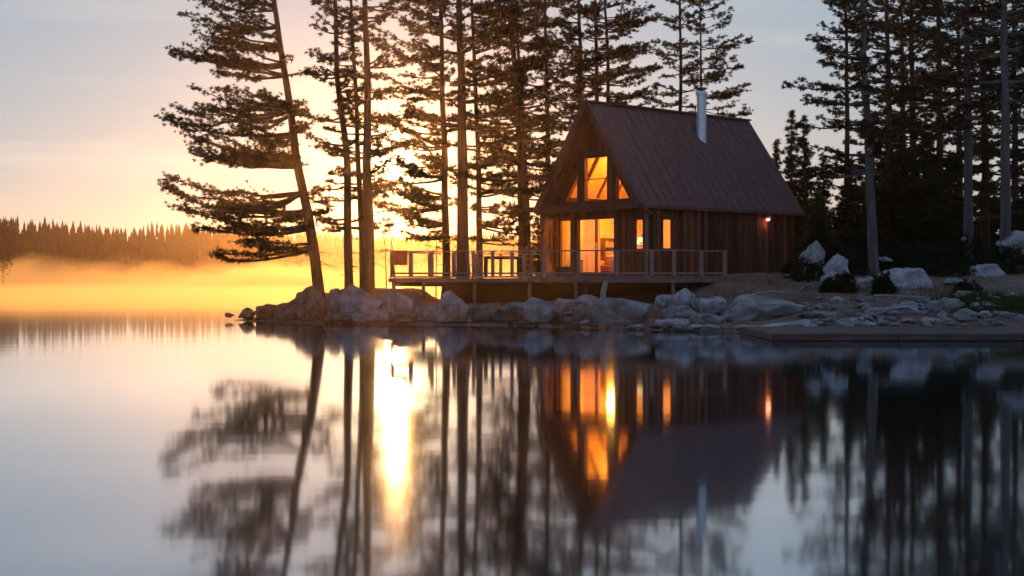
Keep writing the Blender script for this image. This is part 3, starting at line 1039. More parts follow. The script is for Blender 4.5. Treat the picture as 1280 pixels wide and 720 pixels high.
# grass patch: uncountable blades
N = 9000
gx = rng.normal(0, 1, N) * .85 + (1250 - 640) / F * 39.6
gy = rng.normal(0, 1, N) * .7 + 39.8
zz = ground(gx, gy)
hh = rng.uniform(.08, .28, N)
an = rng.uniform(0, 6.28, N)
wv = .012
dx, dy = np.cos(an) * wv, np.sin(an) * wv
le = rng.normal(0, .06, (N, 2))
V = np.stack([np.stack([gx - dx, gy - dy, zz - .02], 1), np.stack([gx + dx, gy + dy, zz - .02], 1),
              np.stack([gx + le[:, 0], gy + le[:, 1], zz + hh], 1)], 1)
tag(link('grass', npmesh('grass', V.reshape(-1, 3), None, 3), M['grass']),
    'low green grass patch on the bank at the right', 'grass', kind='stuff')

# dry grass and needle litter over the bank: uncountable
N = 16000
gx = rng.uniform(6, 19, N)
gy = rng.uniform(39.5, 54, N)
dn = np.array([noise.noise(Vector((a * .55, b_ * .55, 7))) for a, b_ in zip(gx, gy)])
k_ = dn > rng.uniform(-.05, .5, N)
gx, gy = gx[k_], gy[k_]
N = len(gx)
zz = ground(gx, gy)
hh = rng.uniform(.05, .24, N)
an = rng.uniform(0, 6.28, N)
dx, dy = np.cos(an) * .012, np.sin(an) * .012
le = rng.normal(0, .09, (N, 2))
V = np.stack([np.stack([gx - dx, gy - dy, zz - .02], 1), np.stack([gx + dx, gy + dy, zz - .02], 1),
              np.stack([gx + le[:, 0], gy + le[:, 1], zz + hh], 1)], 1)
tag(link('dry_grass', npmesh('dry_grass', V.reshape(-1, 3), None, 3), leafmat('dry_grass_blades', (.06, .045, .025), (.14, .105, .06), .3)),
    'dry brown grass and needle litter scattered over the bank', 'dry grass', kind='stuff')
for i, (px, D, L, rz, lab) in enumerate(((960, 42.5, 1.1, .3, 'fallen branch lying on the brown beach right of the deck'),
                                         (1128, 41.2, .9, -.5, 'fallen branch on the beach below the peaked slab'),
                                         (1010, 44.2, .8, 1.0, 'short fallen branch on the beach near the back corner of the cabin'))):
    x = (px - 640) / F * D
    fb = MB()
    pts_ = []
    for k in range(7):
        a = x + math.cos(rz) * L * (k / 6 - .5) * 2 + random.uniform(-.03, .03)
        b_ = D + math.sin(rz) * L * (k / 6 - .5) * 2 + random.uniform(-.04, .04)
        pts_.append((a, b_, gz(a, b_) + .035))
    fb.tube(pts_, [.04 - .004 * k for k in range(7)], 6)
    for k in (2, 3, 5):
        q = Vector(pts_[k])
        fb.tube([q, q + Vector((random.uniform(-.3, .3), random.uniform(-.2, .2), .12))], [.018, .006], 4, 0, False)
    tag(fb.build('fallen_branch', M['log']), lab, 'branch')

# ------------------------------------------------------------------ cabin
APX, APD, TH = 2.883, 50.0, 39.6
HALF, LEN, ZA, ZE, ZF = 3.0, 9.76, 8.44, 4.29, 1.62
SL = (ZA - ZE) / HALF
cab = empty('a_frame_cabin', (APX, APD, 0), R(TH - 90), 'dark brown A-frame lakeside cabin with glowing gable windows', 'cabin')
W = 2.62         # half width of the walls
YF, YB = .72, 9.42


def holed_wall(name, outer, holes, y0, y1, mat, axis='x'):
    """a wall slab with openings; points are (u, z); axis: u runs along x or y"""
    loops = [outer] + holes
    polys = [[Vector((u, z, 0)) for u, z in lp] for lp in loops]
    flat = [p for lp in polys for p in lp]
    tris = tessellate_polygon(polys)
    n = len(flat)
    P3 = (lambda u, z, y: (u, y, z)) if axis == 'x' else (lambda u, z, y: (y, u, z))
    vs = [P3(p.x, p.y, y0) for p in flat] + [P3(p.x, p.y, y1) for p in flat]
    fs = [tuple(t) for t in tris] + [tuple(i + n for i in reversed(t)) for t in tris]
    k = 0
    for lp in loops:
        m_ = len(lp)
        for i in range(m_):
            a, b = k + i, k + (i + 1) % m_
            fs.append((a, b, b + n, a + n))
        k += m_
    me = bpy.data.meshes.new(name)
    me.from_pydata(vs, [], fs)
    bm = bmesh.new()
    bm.from_mesh(me)
    bmesh.ops.recalc_face_normals(bm, faces=bm.faces)
    bm.to_mesh(me)
    bm.free()
    return link(name, me, mat, cab)


WL = (-2.52, -1.66, 2.0, 3.86)
DR = (-1.24, .86, 1.74, 3.86)
WR = (1.95, 2.42, 2.66, 3.76)
UC = (-.80, .47, 4.60, 6.30)
TL = [(-1.98, 4.60), (-1.24, 4.60), (-1.24, 5.62)]
TRI = [(.98, 4.60), (1.72, 4.60), (.98, 5.64)]
rect = lambda r: [(r[0], r[2]), (r[1], r[2]), (r[1], r[3]), (r[0], r[3])]
roofz = lambda x: ZA - abs(x) * SL - .16
outer = [(-W, .7), (W, .7), (W, roofz(W)), (0, roofz(0)), (-W, roofz(-W))]
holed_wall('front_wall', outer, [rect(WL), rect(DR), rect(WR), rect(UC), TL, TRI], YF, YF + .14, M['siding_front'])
SW = (1.55, 2.14, 2.68, 3.78)
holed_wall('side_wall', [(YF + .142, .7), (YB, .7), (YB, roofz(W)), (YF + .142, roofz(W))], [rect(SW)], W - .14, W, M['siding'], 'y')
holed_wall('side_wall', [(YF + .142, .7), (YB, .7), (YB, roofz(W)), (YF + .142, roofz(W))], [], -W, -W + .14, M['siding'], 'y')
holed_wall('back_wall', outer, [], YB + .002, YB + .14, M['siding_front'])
# board cladding on the lit-side wall: uneven vertical boards
y = YF + .01
mb = MB()
rb = random.Random(3)
while y < YB - .05:
    w = rb.choice((.14, .19, .22, .26))
    th = rb.uniform(.018, .05)
    y1 = min(y + w - .012, YB)
    if y1 < SW[0] - .07 or y > SW[1] + .07:
        mb.box((W + .002, y, 1.5 + rb.uniform(-.04, .03)), (W + th, y1, roofz(W) - .02))
    else:
        mb.box((W + .002, y, 1.5), (W + th, y1, SW[2] - .07))
        mb.box((W + .002, y, SW[3] + .07), (W + th, y1, roofz(W) - .02))
    y += w
mb.build('board_cladding', M['siding'], cab, bevel=.004)
# battens on the front wall
mb = MB()
for x in np.arange(-2.5, 2.6, .21):
    for (z0, z1) in ((6.5, roofz(x) - .05),):
        if z1 > z0 + .1:
            mb.box((x - .02, YF - .022, z0), (x + .02, YF - .002, z1))
for x in (-1.62, -1.4, 1.08, 1.3, 1.52, 1.74):
    mb.box((x - .02, YF - .022, 1.66), (x + .02, YF - .002, 4.1))
mb.build('batten', M['siding_front'], cab)
# stone skirt
MB().box((-W + .1, YF + .1, .3), (W - .16, YB - .1, .72)).build('foundation', M['concrete'], cab)
# interior shell, floors
sh = MB()
sh.box((-W + .16, YF + .15, 1.50), (W - .16, YF + 4.2, 1.62))
sh.build('interior_floor', M['innerfloor'], cab)
MB().box((-W + .16, YF + .15, 4.28), (W - .16, YF + 4.2, 4.42)).build('loft_floor', M['inner'], cab)
holed_wall('interior_partition', [(-W + .15, 1.5), (W - .15, 1.5), (W - .15, roofz(W) - .05), (0, roofz(0) - .1), (-W + .15, roofz(W) - .05)],
           [], YF + 4.22, YF + 4.3, M['inner'])
for s in (-1, 1):
    MB().box((s * (W - .155) - .004, YF + .16, 1.625), (s * (W - .155) + .004, (YF + .8 if s > 0 else YF + 4.2), 4.275)).build('interior_lining', M['inner'], cab)
    # sloping ceiling lining
    lm = MB()
    a, b_ = s * .02, s * (W - .2)
    z = lambda x: roofz(x) - .09
    lm.add([(a, YF + .16, z(a)), (b_, YF + .16, z(b_)), (b_, YF + 4.2, z(b_)), (a, YF + 4.2, z(a)),
            (a, YF + .16, z(a) + .03), (b_, YF + .16, z(b_) + .03), (b_, YF + 4.2, z(b_) + .03), (a, YF + 4.2, z(a) + .03)],
           [(0, 1, 2, 3), (4, 5, 6, 7), (0, 1, 5, 4), (1, 2, 6, 5), (2, 3, 7, 6), (3, 0, 4, 7)])
    lm.build('ceiling_lining', M['inner'], cab)
MB().box((W - .159, SW[1] + .06, 1.625), (W - .151, YF + 4.2, 4.275)).build('interior_lining', M['inner'], cab)
# loft doorway on the partition
MB().beam((-.35, YF + 4.19, 4.42), (-.35, YF + 4.19, 5.55), .07, .05).beam((.55, YF + 4.19, 4.42), (.55, YF + 4.19, 5.55), .07, .05)\
    .beam((-.385, YF + 4.19, 5.585), (.585, YF + 4.19, 5.585), .05, .07).build('loft_door_frame', M['furnwood'], cab)

# roof slabs
def roof_side(s):
    o_ = MB()
    th = .13
    x0, x1 = 0, s * HALF
    y0, y1 = -.0, LEN
    P = lambda x, y, d: (x, y, ZA - abs(x) * SL + d)
    for (xa, xb) in ((x0, x1),):
        vs = [P(xa, y0, 0), P(xb, y0, 0), P(xb, y1, 0), P(xa, y1, 0), P(xa, y0, -th), P(xb, y0, -th), P(xb, y1, -th), P(xa, y1, -th)]
        o_.add(vs, [(0, 1, 2, 3), (7, 6, 5, 4), (0, 4, 5, 1), (1, 5, 6, 2), (2, 6, 7, 3), (3, 7, 4, 0)])
    r = o_.build('roof', M['roof'], cab)
    # seams
    sm_ = MB()
    y = .22
    nrm = Vector((s * SL, 0, 1)).normalized()
    while y < LEN - .1:
        a = Vector((s * .06, y, ZA - .06 * SL)) + nrm * .014
        b = Vector((s * (HALF - .01), y, ZA - (HALF - .01) * SL)) + nrm * .014
        sm_.beam(a, b, .022, .008, up=nrm)
        y += .46
    sm_.build('seam', M['roof'], r)
    return r


rf_r = roof_side(1)
rf_l = roof_side(-1)
MB().beam((0, -.02, ZA + .01), (0, LEN + .02, ZA + .01), .26, .07).build('ridge_cap', M['roof'], rf_r)
# barge boards and exposed rafters at the front
for s in (-1, 1):
    for k, (yy, dz, w_, h_) in enumerate(((-.035, -.06, .06, .28), (.30, -.30, .10, .20), (.52, -.36, .10, .16))):
        MB().beam((s * .02, yy, ZA + dz - .02), (s * (HALF - .02), yy, ZE + dz), w_, h_).build(
            'barge_board' if k == 0 else 'rafter', M['trim'], cab)
# ledge beam between the storeys, window posts and belts
MB().box((-2.86, .14, 4.17), (2.86, YF - .003, 4.30)).build('balcony_ledge', M['trim'], cab, bevel=.01)
MB().box((-2.80, .10, 4.30), (2.80, .16, 4.46)).build('ledge_fascia', M['trim'], cab, bevel=.008)
MB().box((W - .10, YF - .03, .75), (W + .055, YF - .002, roofz(W) - .04)).build('corner_post', M['postwood'], cab)
# left curved leg under the eave
lp = MB()
pr = []
for i in range(9):
    t = i / 8
    z = 1.6 + (4.12 - 1.6) * t
    pr.append((-2.88, -2.44 - .26 * math.sin(t * PI) ** .8, z))
vs, fs = [], []
for yy in (.12, .50):
    for a, b_, z in pr:
        vs += [(a, yy, z), (b_, yy, z)]
for i in range(8):
    q = 2 * i
    fs += [(q, q + 1, q + 3, q + 2), (q + 18, q + 20, q + 21, q + 19), (q, q + 2, q + 20, q + 18), (q + 1, q + 19, q + 21, q + 3)]
fs += [(0, 18, 19, 1), (16, 17, 35, 34)]
lp.add(vs, fs).build('eave_leg', M['trim'], cab)
MB().box((-2.86, .503, 1.0), (-W + .004, YF + .12, 4.16)).build('wing_wall', M['siding_front'], cab)


def window(r, axis='x', mull=(), muz=(), fw=.055, plane=None, label=None):
    """frame bars and a pane in an opening"""
    u0, u1, z0, z1 = r
    fr = MB()
    if axis == 'x':
        B = lambda a, b, c, d: fr.box((a, YF - .035, c), (b, YF + .06, d))
    else:
        B = lambda a, b, c, d: fr.box((W - .06, a, c), (W + .062, b, d))
    B(u0 - fw, u0, z0 - fw, z1 + fw)
    B(u1, u1 + fw, z0 - fw, z1 + fw)
    B(u0, u1, z0 - fw, z0)
    B(u0, u1, z1, z1 + fw)
    for m_ in mull:
        B(m_ - .03, m_ + .03, z0, z1)
    for m_ in muz:
        B(u0, u1, m_ - .014, m_ + .014)
    f = fr.build('window_frame', M['trim'], cab)
    p = MB()
    if axis == 'x':
        p.box((u0, YF + .02, z0), (u1, YF + .028, z1))
    else:
        p.box((W - .05, u0, z0), (W - .042, u1, z1))
    p.build('pane', M['glass'], f)
    return f


window(WL)
d_ = window(DR, mull=((DR[0] + DR[1]) / 2 + .02,))
d_.name = 'glass_door'
MB().beam((-.10, YF - .07, 2.6), (-.10, YF - .07, 2.95), .03, .03).build('handle', M['steel'], d_)
window(WR)
window(SW, 'y')
window(UC, muz=(5.45,))
for pts in (TL, TRI):
    fr = MB()
    c = Vector((sum(p[0] for p in pts) / 3, 0, sum(p[1] for p in pts) / 3))
    for i in range(3):
        a, b_ = Vector((pts[i][0], YF - .012, pts[i][1])), Vector((pts[(i + 1) % 3][0], YF - .012, pts[(i + 1) % 3][1]))
        o_ = ((a + b_) / 2 - c)
        o_.y = 0
        o_ = o_.normalized() * .02
        fr.beam(a + o_, b_ + o_, .05, .06, up=(0, 1, 0))
    f = fr.build('window_frame', M['trim'], cab)
    MB().add([(p[0], YF + .03, p[1]) for p in pts] + [(p[0], YF + .036, p[1]) for p in pts],
             [(0, 1, 2), (5, 4, 3), (0, 3, 4, 1), (1, 4, 5, 2), (2, 5, 3, 0)]).build('pane', M['glass'], f)
# heavy header over the upper window
MB().box((-.98, YF - .075, 6.40), (.66, YF - .037, 6.56)).build('window_header', M['trim'], cab)
for x in (-1.02, .72):
    MB().box((x - .09, YF - .05, 4.48), (x + .09, YF - .003, 6.38)).build('window_post', M['trim'], cab)
for x in (-1.49, 1.0):
    MB().box((x - .10, YF - .075, 1.64), (x + .10, YF - .003, 4.15)).build('porch_post', M['trim'], cab, bevel=.01)

# flue
fl = MB()
cx, cy = .75, 5.84
fl.tube([(cx, cy, 6.9), (cx, cy, 9.12)], [.205, .205], 24)
fl = fl.build('chimney_flue', M['steel'], cab, smooth=False)
MB().tube([(cx, cy, 8.0), (cx, cy, 8.06)], [.222, .222], 24).build('joint_ring', M['steel'], fl)
MB().tube([(cx, cy, 9.122), (cx, cy, 9.26)], [.25, .23], 24).build('cap', M['steel'], fl)
# eave lamp
lampo = MB().tube([(W + .07, 7.6, 4.10), (W + .2, 7.6, 4.10)], [.03, .03], 8).build('lamp_bracket', M['trim'], cab)
MB().tube([(W + .2, 7.6, 4.12), (W + .2, 7.6, 4.06), (W + .2, 7.6, 3.98)], [.03, .11, .13], 12).build('lamp_shade', M['steel'], lampo)
MB().tube([(W + .2, 7.6, 3.975), (W + .2, 7.6, 3.93), (W + .2, 7.6, 3.88)], [.07, .09, .04], 10).build('bulb', M['bulb_red'], lampo)


def to_world(x, y, z):
    return cab.matrix_basis @ Vector((x, y, z))


cab_m = Matrix.Translation((APX, APD, 0)) @ Matrix.Rotation(R(TH - 90), 4, 'Z')


def lamp(name, loc, power, col, rad=.32):
    l = bpy.data.lights.new(name, 'POINT')
    l.energy = power
    l.color = col
    l.shadow_soft_size = rad
    o = bpy.data.objects.new(name, l)
    o.location = cab_m @ Vector(loc)
    C.objects.link(o)
    return o


WARM = (1, .42, .09)
lamp('lamp_light', (-1.2, YF + 2.0, 3.6), 300, (1, .44, .07))
lamp('lamp_light', (1.2, YF + 1.9, 3.5), 230, (1, .36, .04))
lamp('lamp_light', (0, YF + 1.9, 5.9), 560, (1, .38, .05))
lamp('lamp_light', (W + .22, 7.6, 3.78), 3.5, (1, .25, .1), .1)


def in_cab(name, label, cat, loc, rz=0, group=None):
    p = cab_m @ Vector(loc)
    return empty(name, p, R(TH - 90) + rz, label, cat, group)


# pendant lamps (they hold the bulbs of the lights)
for (x, y, z, top, lab) in ((-.1, YF + 1.9, 6.35, 7.6, 'small pendant lamp hanging in the upper gable window'),
                            (-1.2, YF + 2.0, 3.75, 4.28, 'pendant lamp hanging behind the left ground floor window')):
    p = in_cab('pendant_lamp', lab, 'pendant lamp', (x, y, z))
    MB().tube([(0, 0, .1), (0, 0, top - z)], [.008, .008], 6).build('cord', M['furnwood'], p)
    MB().tube([(0, 0, 0), (0, 0, .1)], [.11, .02], 12, cap=False).build('lamp_shade', M['furnwood'], p)


def curtain(x0, x1, z0, z1, y, mat, label):
    root = in_cab('curtain', label, 'curtain', ((x0 + x1) / 2, y, z0))
    n = 40
    w = x1 - x0
    vs, fs = [], []
    for i in range(n + 1):
        u = i / n
        yy = .035 * math.sin(u * w * 26) + .012 * math.sin(u * w * 61)
        vs += [(-w / 2 + w * u, yy, 0), (-w / 2 + w * u, yy * .7, z1 - z0)]
    for i in range(n):
        fs.append((2 * i, 2 * i + 2, 2 * i + 3, 2 * i + 1))
    MB().add(vs, fs).build('fabric', M[mat], root, smooth=True)
    MB().tube([(-w / 2 - .05, 0, z1 - z0 + .02), (w / 2 + .05, 0, z1 - z0 + .02)], [.012, .012], 6).build('curtain_rod', M['furnwood'], root)


curtain(-2.5, -2.28, 1.95, 3.95, YF + .26, 'curtain_y', 'yellow curtain at the left edge of the left ground floor window')
curtain(-1.2, -.22, 1.75, 3.95, YF + .26, 'curtain_p', 'pale pink curtain behind the left leaf of the glass door')
curtain(2.2, 2.42, 2.3, 3.95, YF + .24, 'curtain_p', 'pink curtain at the corner window on the right')

# furniture seen through the glass
s_ = in_cab('armchair', 'upholstered armchair inside behind the right leaf of the glass door', 'armchair', (.35, YF + 1.2, ZF))
MB().box((-.36, -.36, .2), (.36, .36, .45)).build('seat', M['furn'], s_, bevel=.04)
MB().box((-.36, .26, .45), (.36, .42, .95)).build('backrest', M['furn'], s_, bevel=.04)
for s in (-1, 1):
    MB().box((s * .43 - .07, -.34, .2), (s * .43 + .07, .38, .62)).build('armrest', M['furn'], s_, bevel=.03)
    for q in (-.3, .3):
        MB().box((s * .36 - .03, q - .03, 0), (s * .36 + .03, q + .03, .2)).build('leg', M['furnwood'], s_)
s_ = in_cab('side_table', 'small wooden side table inside behind the left window', 'table', (-1.9, YF + .9, ZF))
MB().box((-.35, -.25, .6), (.35, .25, .65)).build('tabletop', M['furnwood'], s_)
for a in (-.3, .3):
    for q in (-.2, .2):
        MB().box((a - .025, q - .025, 0), (a + .025, q + .025, .6)).build('leg', M['furnwood'], s_)
bs = in_cab('bookshelf', 'wooden bookshelf inside against the left wall behind the glass door', 'bookshelf', (-W + .34, YF + 3.1, ZF), -PI / 2)
cs_ = MB()
for z in (0.02, .42, .8, 1.18, 1.56):
    cs_.box((-.7, -.14, z), (.7, .14, z + .03))
for x in (-.72, -.02, .69):
    cs_.box((x, -.14, 0), (x + .03, .14, 1.6))
cs_.build('carcass', M['furnwood'], bs)
bk_ = MB()
for z in (.45, .83, 1.21):
    x = -.66
    while x < .62:
        w_ = random.uniform(.025, .06)
        if random.random() < .8 and abs(x + .03) > .07:
            bk_.box((x, -.12, z), (x + w_, .05, z + random.uniform(.18, .3)))
        x += w_ + .005
bk_.build('row_of_books', M['furn'], bs)
for (y_, z_, w_, h_, lab) in ((YF + 1.0, 3.15, .3, .4, 'framed picture on the inner wall seen through the left window'),
                              (YF + 2.0, 3.2, .45, .32, 'framed picture on the inner wall seen through the glass door')):
    pf = in_cab('picture_frame', lab, 'picture', (-W + .185, y_, z_))
    MB().box((-.012, -w_ / 2 - .03, -h_ / 2 - .03), (.012, w_ / 2 + .03, h_ / 2 + .03)).build('frame', M['furnwood'], pf)
    MB().box((.0125, -w_ / 2, -h_ / 2), (.016, w_ / 2, h_ / 2)).build('print', M['curtain_p'], pf)
fl_ = in_cab('floor_lamp', 'standing lamp with a lit shade inside behind the glass door', 'floor lamp', (-.55, YF + 2.9, ZF))
MB().tube([(0, 0, 0), (0, 0, .03)], [.14, .13], 14).build('base', M['furnwood'], fl_)
MB().tube([(0, 0, .03), (0, 0, 1.35)], [.014, .012], 8).build('pole', M['furnwood'], fl_)
MB().tube([(0, 0, 1.3), (0, 0, 1.6)], [.2, .13], 16, cap=False).build('lamp_shade', M['shade_lit'], fl_)
so_ = in_cab('sofa', 'low sofa inside behind the glass door', 'sofa', (-1.0, YF + 1.5, ZF), -.2)
MB().box((-.8, -.4, .15), (.8, .4, .44)).build('seat', M['furn'], so_, bevel=.04)
MB().box((-.8, .3, .44), (.8, .48, .85)).build('backrest', M['furn'], so_, bevel=.05)
for q in (-.86, .86):
    MB().box((q - .09, -.4, .1), (q + .09, .46, .62)).build('armrest', M['furn'], so_, bevel=.04)
# exposed loft rafters and tie beam
for y_ in (YF + 1.1, YF + 2.1, YF + 3.1):
    MB().beam((-1.0, y_, 6.75), (1.0, y_, 6.75), .09, .14).build('tie_beam', M['furnwood'], cab)
    for s in (-1, 1):
        MB().beam((s * .1, y_, roofz(.1) - .2), (s * 2.3, y_, roofz(2.3) - .2), .07, .10).build('inner_rafter', M['furnwood'], cab)
pp = in_cab('potted_plant', 'leafy potted plant inside the corner window', 'plant', (2.1, YF + .5, 2.5))
MB().tube([(0, 0, -.05), (0, 0, .18)], [.10, .14], 12).build('pot', M['furn'], pp)
pl = rng.normal(size=(50, 3)) * np.array([.14, .12, .32]) + np.array([.02, 0, .72])
clumps('leaves', pl, .09, 6, M['bushgreen'], pp, .6)
st = MB()
for q in pl[:10]:
    st.tube([(0, 0, .15), tuple(q)], [.008, .004], 4, 0, False)
st.build('stem', M['bushgreen'], pp)
sb_ = in_cab('cupboard', 'low cupboard inside under the corner window', 'cupboard', (2.08, YF + .52, ZF))
MB().box((-.3, -.22, 0), (.3, .22, .82)).build('carcass', M['furnwood'], sb_)

# ------------------------------------------------------------------ deck
PF = [Vector((-4.5, 47.0, 0)), Vector((5.62, 44.1, 0)), Vector((7.75, 46.1, 0))]
P_in = cab_m @ Vector((W + .06, 3.9, 0))
P_c = cab_m @ Vector((W - .02, YF - .04, 0))
P_l = cab_m @ Vector((-W, YF - .04, 0))
poly = [PF[0], PF[1], PF[2], Vector((P_in.x, P_in.y, 0)), Vector((P_c.x, P_c.y, 0)), Vector((P_l.x, P_l.y, 0)), Vector((-3.4, 51.2, 0))]
deck = empty('deck', (PF[0].x, PF[0].y, 0), 0, 'raised wooden deck with open railing wrapped around the front of the cabin', 'deck')
O = Vector((PF[0].x, PF[0].y, 0))


def prism(poly, z0, z1, name, mat, parent, org):
    n = len(poly)
    vs = [(p.x - org.x, p.y - org.y, z0) for p in poly] + [(p.x - org.x, p.y - org.y, z1) for p in poly]
    tr = tessellate_polygon([[Vector((p.x, p.y, 0)) for p in poly]])
    fs = [tuple(t) for t in tr] + [tuple(i + n for i in t) for t in tr] + [(i, (i + 1) % n, (i + 1) % n + n, i + n) for i in range(n)]
    me = bpy.data.meshes.new(name)
    me.from_pydata(vs, [], fs)
    bm = bmesh.new()
    bm.from_mesh(me)
    bmesh.ops.recalc_face_normals(bm, faces=bm.faces)
    bm.to_mesh(me)
    bm.free()
    return link(name, me, mat, parent)


prism(poly, ZF - .06, ZF, 'floor', M['deckwood'], deck, O)
edges = [(poly[0], poly[1]), (poly[1], poly[2]), (poly[2], poly[3]), (poly[6], poly[0])]
for a, b_ in edges:
    d = (b_ - a).normalized()
    nrm = Vector((d.y, -d.x, 0))
    i_, j_ = a - O + nrm * .025 + Vector((0, 0, ZF - .15)), b_ - O + nrm * .025 + Vector((0, 0, ZF - .15))
    MB().beam(i_, j_, .045, .15).build('fascia', M['deckwood'], deck)
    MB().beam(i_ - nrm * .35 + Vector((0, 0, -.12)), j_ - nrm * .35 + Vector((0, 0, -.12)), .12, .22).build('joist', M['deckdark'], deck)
# inner joists
for t in (.15, .3, .45, .6, .75, .9):
    a = poly[0].lerp(poly[1], t)
    MB().beam(a - O + Vector((0, .3, ZF - .17)), a - O + Vector((.2, 3.4, ZF - .17)), .06, .2).build('joist', M['deckdark'], deck)


def rail(a, b_, ts, first=True):
    for t in ts:
        p = a.lerp(b_, t) - O
        MB().box((p.x - .065, p.y - .065, ZF + .002), (p.x + .065, p.y + .065, ZF + .87)).build('railing_post', M['postwood'], deck, bevel=.006)
    d = (b_ - a).normalized()
    MB().beam(a - O + Vector((0, 0, ZF + .895)) - d * .06, b_ - O + Vector((0, 0, ZF + .895)) + d * .06, .13, .045).build('top_rail', M['postwood'], deck)
    MB().beam(a - O + Vector((0, 0, ZF + .10)), b_ - O + Vector((0, 0, ZF + .10)), .04, .07).build('bottom_rail', M['postwood'], deck)


u_of = lambda px: None


def tpx(a, b_, px):
    k = (px - 640) / F
    # X = k*Y along the segment
    return (k * a.y - a.x) / ((b_.x - a.x) - k * (b_.y - a.y))


e0 = [Vector((p.x, p.y, 0)) for p in poly]
ins = [Vector((e0[0].x + .08, e0[0].y + .1, 0)), Vector((e0[1].x - .02, e0[1].y + .1, 0)), Vector((e0[2].x - .08, e0[2].y + .02, 0))]
rail(ins[0], ins[1], [min(1, max(0, tpx(ins[0], ins[1], p))) for p in (488, 513, 540, 568, 592, 616, 640, 680, 723, 772, 815, 843)])
rail(ins[1], ins[2], [tpx(ins[1], ins[2], 877), 1.0])
bl_ = Vector((e0[6].x + .1, e0[6].y - .05, 0))
rail(ins[0], bl_, [.5, 1.0])
bl2 = Vector((P_l.x - .3, P_l.y - .1, 0))
rail(bl_, bl2, [.2, .4, .6, .8])
# supports
for px in (491, 529, 593, 662, 720, 842):
    t = tpx(e0[0], e0[1], px)
    p = e0[0].lerp(e0[1], t) + Vector((0, .18, 0))
    g = gz(p.x, p.y)
    MB().box((p.x - O.x - .06, p.y - .06 - O.y, min(g, .8) - .4), (p.x - O.x + .06, p.y + .06 - O.y, ZF - .23)).build('support_post', M['deckwood'], deck, bevel=.006)
for q in ((6.7, 45.4), (7.4, 46.2), (2.5, 48), (-2, 49), (0, 50)):
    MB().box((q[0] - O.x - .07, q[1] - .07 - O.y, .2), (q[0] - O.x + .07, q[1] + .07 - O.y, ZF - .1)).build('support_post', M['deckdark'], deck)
# added dark board, painted as the shade in the void under the deck
MB().beam(Vector((-2.6, 48.2, 1.0)) - O, Vector((6.6, 46.2, 1.0)) - O, .05, .9).build('shade_board', M['deckdark'], deck)

# red towel hung on the railing at the left end
a = ins[0].lerp(ins[1], tpx(ins[0], ins[1], 491.5))
b_ = ins[0].lerp(ins[1], tpx(ins[0], ins[1], 509.5))
vs, fs = [], []
for i in range(17):
    p = a.lerp(b_, i / 16)
    off = .012 * math.sin(i * 1.3)
    for z, dy in ((2.02, -.085 + off), (2.35, -.08 + off), (ZF + .935, -.075), (ZF + .935, .075), (2.2, .09 - off)):
        vs.append((p.x - a.x, p.y + dy - a.y, z))
for i in range(16):
    for j in range(4):
        q = i * 5 + j
        fs.append((q, q + 5, q + 6, q + 1))
tw = MB().add(vs, fs).build('towel', M['red'])
tw.location = (a.x, a.y, 0)
tag(tw, 'red towel hung over the railing at the left end of the deck', 'towel')
sol = tw.modifiers.new('t', 'SOLIDIFY')
sol.thickness = .012

# outdoor table and chairs
def table(px, D, w, label):
    x = (px - 640) / F * D
    r = empty('outdoor_table', (x, D, ZF + .002), .15, label, 'table')
    for k in range(5):
        MB().box((-w, -.4 + k * .16, .70), (w, -.4 + k * .16 + .145, .74)).build('tabletop_plank', M['deckwood'], r)
    for s in (-1, 1):
        for q in (-.3, .3):
            MB().box((s * (w - .12) - .035, q - .035, 0), (s * (w - .12) + .035, q + .035, .70)).build('leg', M['deckdark'], r)
    MB().beam((-w + .1, 0, .66), (w - .1, 0, .66), .05, .07).build('apron', M['deckdark'], r)


def chair(px, D, rz, label):
    x = (px - 640) / F * D
    r = empty('outdoor_chair', (x, D, ZF + .002), rz, label, 'chair', 'wooden chairs on the left deck')
    MB().box((-.25, -.24, .40), (.25, .24, .44)).build('seat', M['deckwood'], r)
    for s in (-1, 1):
        MB().box((s * .23 - .025, -.23, 0), (s * .23 + .025, -.18, .64)).build('leg', M['deckwood'], r)
        MB().beam((s * .23, .22, 0), (s * .23, .32, .92), .05, .05).build('leg', M['deckwood'], r)
        MB().box((s * .25 - .04, -.26, .64), (s * .25 + .04, .28, .67)).build('armrest', M['deckwood'], r)
    bk = MB()
    for k in range(4):
        bk.beam((-.15 + k * .1, .27, .46), (-.15 + k * .1, .33, .93), .07, .02)
    bk.build('backrest', M['deckwood'], r)


table(628, 48.0, .75, 'slatted wooden table on the left deck beside the cabin')
chair(594, 48.0, R(100), 'wooden armchair left of the table on the deck')
chair(655, 48.4, R(-80), 'wooden armchair between the table and the cabin wall')

# stumps under the deck
lg = MB().tube([(0, 0, -.1), (.03, 0, .35), (.12, 0, .72)], [.10, .095, .09], 10, .04).build('driftwood_stump', M['log'], smooth=False)
p = at(753, 378, 41.8)
lg.location = p
tag(lg, 'pale driftwood stump leaning upright in front of the dark space under the deck', 'stump')
lg2 = MB().tube([(0, 0, -.1), (-.02, 0, .3), (-.03, 0, .6)], [.08, .075, .07], 10, .04).build('driftwood_stump', M['bark'], smooth=False)
lg2.location = at(732, 374, 42.4)
tag(lg2, 'short brown stump left of the pale leaning stump under the deck', 'stump')

